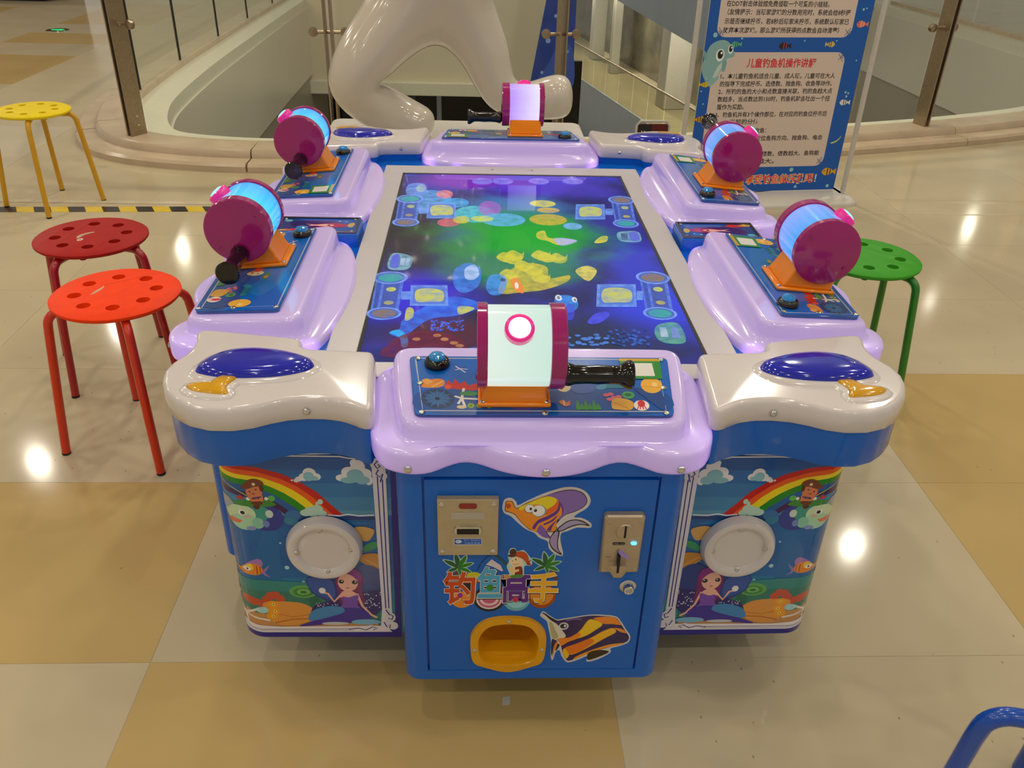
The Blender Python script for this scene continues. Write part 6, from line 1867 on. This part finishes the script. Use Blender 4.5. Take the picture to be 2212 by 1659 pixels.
def cream_box(x0, x1, z0, z1): return ('p', 'd8c6bc', rrect(x0, x1, z0, z1, .045, 5))
P += [cream_box(.05, .733, .805, 1.40), cream_box(.055, .728, .182, .738), ('b', '0c50a4', .2, .5, 1.45, 1.60)]
P.pop()
P[-2:] = [('p', 'd8c6bc', rrect(.05, .733, .805, 1.40, .045, 5)), ('p', 'd8c6bc', rrect(.055, .728, .182, .738, .045, 5))]
for (x, z, sx, sz) in ((.055, .81, 1, 1), (.73, .81, -1, 1), (.06, .19, 1, 1), (.722, .19, -1, 1), (.722, .732, -1, -1)):
    for i in range(3): P.append(('s', '3a5a90', [(x + sx * (.006 + .012 * i), z + sz * .002), (x + sx * .004, z + sz * (.014 + .012 * i))], .003))
    P.append(('s', '3a5a90', [(x, z), (x + sx * .03, z + sz * .03)], .003))
for (x, z, w, s_) in TX: P.append(('t', '201c1c', s_, x, z - .011, .0275, .014, w))
P.append(('t', 'd82030', '儿童钓鱼机操作讲解', .225, .672, .045, .018, .355))
for (dx, c_, bo) in ((0, 'f0e0c8', .06), (0, 'f06028', .02)): P.append(('t', c_, '享受钓鱼的乐趣吧', .318, .098, .052, bo, .375))
P.append(('t', 'f0e0d0', '！', .70, .098, .052, .02))
# dolphin
P += [('c', '88b4b8', [(.03, .60), (.0, .66), (-.002 + .012, .72), (.03, .77), (.075, .792), (.115, .785), (.145, .75), (.155, .722), (.12, .70), (.10, .66), (.075, .62), (.05, .595)]), ('c', '78a8ac', [(.012, .735), (.0, .745), (.003, .715), (.02, .705)]), ('c', 'c8d4d4', [(.06, .62), (.085, .68), (.14, .715), (.10, .67), (.08, .63)]), ('c', '78a8ac', [(.10, .69), (.12, .70), (.118, .66), (.105, .65)]), ('c', '90bcc0', [(.045, .61), (.09, .63), (.085, .61), (.05, .58)]),
      ('e', 'f0f4f4', .083, .725, .021, .028), ('e', '181818', .084, .728, .014, .02), ('e', 'f8f8f8', .089, .735, .005, .006), ('e', 'f0f4f4', .132, .752, .013, .021), ('e', '181818', .132, .754, .009, .015), ('e', 'f8f8f8', .135, .759, .003, .005)]
def fishy(x, z, s_, c1, c2, d=1): return [('c', c1, [(x - d * .024 * s_, z), (x - d * .01 * s_, z + .014 * s_), (x + d * .012 * s_, z + .009 * s_), (x + d * .02 * s_, z), (x + d * .012 * s_, z - .009 * s_), (x - d * .01 * s_, z - .014 * s_)]), ('p', c1, [(x + d * .016 * s_, z), (x + d * .032 * s_, z + .012 * s_), (x + d * .032 * s_, z - .012 * s_)]), ('s', c2, [(x - d * .002 * s_, z + .013 * s_), (x - d * .002 * s_, z - .013 * s_)], .004 * s_), ('s', c2, [(x + d * .009 * s_, z + .009 * s_), (x + d * .009 * s_, z - .009 * s_)], .004 * s_), ('e', '101010', x - d * .015 * s_, z + .003 * s_, .002 * s_, .002 * s_)]
P += fishy(.777, .865, 1.1, 'e07868', 'f0c0b0') + fishy(.40, .767, 1.1, '301818', 'c83050', 1) + fishy(.638, .774, .9, 'd8c070', '303030', -1) + fishy(.155, .774, .9, '58b890', '203838') + fishy(.024, .591, .9, 'd8c030', 'a88020', -1) + fishy(.025, .426, 1.1, 'd8a838', '181818', -1) + fishy(.773, .501, 1.0, 'e0e4e4', '202020') + fishy(.766, .151, 1.4, 'e0a830', '302010')
P += [('c', 'b8c880', [(.745, .30), (.775, .312), (.80, .335), (.785, .31), (.76, .296)])]
rr = random.Random(2)
for (x, z, r) in ((.045, .815, .011), (.18, .80, .005), (.77, .93, .006), (.785, .935, .004), (.77, .55, .006), (.785, .545, .005), (.778, .53, .006), (.03, .31, .01), (.045, .305, .006), (.56, .165, .011), (.60, .075, .008), (.78, .075, .009), (.665, .79, .004), (.012, .56, .004), (.03, .62, .006), (.79, .70, .004), (.03, .50, .004), (.5, .79, .004)): P.append(('e', '90c8d8', x, z, r, r))
build_print('poster_print', P, lambda x, z, h: (x, -.0044 - h, z), M['print_soft'], board, eps=1.2e-5)

# ================================================================ statue on its plinth
def skin(name, joints, edges, material, parent):
    me = bpy.data.meshes.new(name)
    me.from_pydata([j[0] for j in joints], edges, [])
    o = bpy.data.objects.new(name, me)
    COL.objects.link(o)
    o.modifiers.new('skin', 'SKIN').use_smooth_shade = True
    for i, j in enumerate(joints):
        me.skin_vertices[0].data[i].radius = j[1] if isinstance(j[1], tuple) else (j[1], j[1])
    me.skin_vertices[0].data[0].use_root = True
    sb = o.modifiers.new('sub', 'SUBSURF')
    sb.levels = sb.render_levels = 3
    dg = bpy.context.evaluated_depsgraph_get()
    m2 = bpy.data.meshes.new_from_object(o.evaluated_get(dg))
    bpy.data.objects.remove(o)
    m2.polygons.foreach_set('use_smooth', [True] * len(m2.polygons))
    m2.materials.clear()
    return link_mesh(name, m2, material, parent)
PT = .36
plinth = MB().prism(rrect(-.62, .62, -.30, .30, .05), 0, PT).obj('plinth', M['sign_base'], None, (-.10, 4.10, 0), bevel=.01)
tag(plinth, 'low white plinth under the ivory figure', 'plinth')
stt = empty('statue', (-.2, 4.08, PT))
tag(stt, 'large glossy ivory figure striding on bent legs behind the game table', 'statue')
J = [((0, 0, .62), (.26, .22)), ((0, .02, .92), (.275, .23)), ((0, .02, 1.16), (.22, .18)), ((0, .01, 1.30), (.10, .10)), ((0, 0, 1.50), (.19, .18)),
     ((-.14, -.05, .44), (.165, .16)), ((-.29, -.12, .28), (.145, .145)), ((-.385, -.16, .145), (.12, .13)), ((-.25, -.06, .045), (.125, .12)), ((-.10, -.02, -.02), (.11, .09)), ((.0, -.08, -.03), (.08, .07)),
     ((.15, -.01, .44), (.13, .14)), ((.25, -.02, .28), (.112, .12)), ((.30, -.02, .09), (.10, .10)), ((.44, -.03, .08), (.085, .085)), ((.57, -.05, .11), (.115, .115)), ((.645, -.06, .115), (.085, .085)),
     ((-.3, .03, 1.1), (.1, .1)), ((-.42, -.05, .95), (.085, .085)), ((-.36, -.25, 1.05), (.075, .075)), ((.3, .03, 1.1), (.1, .1)), ((.42, -.05, .98), (.085, .085)), ((.36, -.25, 1.08), (.075, .075))]
Eg = [(0, 1), (1, 2), (2, 3), (3, 4), (0, 5), (5, 6), (6, 7), (7, 8), (8, 9), (9, 10), (0, 11), (11, 12), (12, 13), (13, 14), (14, 15), (15, 16), (1, 17), (17, 18), (18, 19), (1, 20), (20, 21), (21, 22)]
body = skin('body', J, Eg, M['statue'], stt)
zmin = min(v.co.z for v in body.data.vertices)
body.location.z = -zmin

# ================================================================ small things further back
pen = MB().loft([[(-.28, 0, -.80), (.27, 0, -.80), (.25, 0, .9), (.0, 0, .9)], [(-.28, .02, -.80), (.27, .02, -.80), (.25, .02, .9), (.0, .02, .9)]]).obj('hanging_banner', M['pennant'], None, (.92, 11.0, -.05), smooth=0)
tag(pen, 'deep blue tapering banner hanging in the atrium', 'banner')
bub = [('c', '3a58b8', [(-.2, -.75), (.25, -.75), (.25, -.3), (.1, -.2), (-.05, -.45)])]
for (x, z, r) in ((-.06, -.18, .03), (.02, .1, .02), (.15, .3, .03), (.1, -.05, .025), (.18, -.3, .02), (-.12, -.55, .02), (.05, -.6, .03), (.08, .55, .03)): bub.append(('e', '88a8e0', x, z, r, r))
build_print('banner_print', bub, lambda x, z, h: (x, -.001 - h, z), M['print_soft'], pen, eps=1e-4)
sg = empty('small_sign', (.80, 3.9, 0), .06)
tag(sg, 'small dark red sign on a grey frame behind the game table', 'sign')
MB().box(-.068, .068, -.005, .005, .33, .478).obj('sign_panel', M['mark_red'], sg, smooth=0, bevel=.002)
f_ = MB()
f_.tube([(-.075, 0, .012), (-.075, 0, .47), (-.06, 0, .49), (.06, 0, .49), (.075, 0, .47), (.075, 0, .012)], .006, 8)
f_.obj('sign_frame', M['column'], sg)
MB().prism(rrect(-.1, .1, -.08, .08, .02), 0, .012).obj('foot_plate', M['column'], sg, bevel=.002)
dots = [('e', 'd0b0b0', -.045 + .008 * math.cos(math.radians(a)) * 1.6, .435 + .008 * math.sin(math.radians(a)) * 1.6, .0032, .0032) for a in (0, 60, 120, 180)] + [('e', 'd0b0b0', -.045, .435, .003, .003)]
build_print('sign_print', [('p', '181210', [(-.066, .33), (-.015, .33), (-.005, .476), (-.066, .476)])] + dots, lambda x, z, h: (x, -.0056 - h, z), M['print_soft'], sg, eps=3e-5)

ex = empty('exit_floor_light', (-4.25, 9.4, 0))
tag(ex, 'round steel floor light with a green exit arrow', 'floor light')
MB().lathe([(.001, 0), (.115, 0), (.11, .003), (.09, .004), (.001, .004)], 36).obj('steel_rim', M['chrome'], ex)
MB().prism([(-.06, -.02), (.01, -.02), (.01, -.05), (.07, 0), (.01, .05), (.01, .02), (-.06, .02)], .004, .0055).obj('exit_arrow', M['exit_green'], ex, smooth=0)
kk = empty('kiosk', (-6.0, 12.0, 0))
tag(kk, 'dark brown kiosk counter far back on the left walkway', 'kiosk')
MB().box(-.9, .75, -.45, .6, .05, 1.1).obj('counter_body', M['kiosk'], kk, smooth=0, bevel=.02)
MB().box(-.95, .8, -.5, .65, 1.1, 1.15).obj('counter_top', M['tile_tan'], kk, smooth=0, bevel=.01)
MB().box(-.8, .65, -.35, .5, 0, .05).obj('toe_kick', M['slot'], kk, smooth=0)
pap = MB().add([(-.008, -.01, .001), (.008, -.008, .001), (.009, .01, .002), (-.007, .009, .0015), (-.008, -.01, 0), (.008, -.008, 0), (.009, .01, .001), (-.007, .009, .0005)], [(0, 1, 2, 3), (4, 7, 6, 5), (0, 4, 5, 1), (1, 5, 6, 2), (2, 6, 7, 3), (3, 7, 4, 0)]).obj('paper_scrap', M['sign_frame'], None, (.064, 1.135, 0), smooth=0)
tag(pap, 'tiny scrap of white paper on the floor before the front door', 'paper scrap')
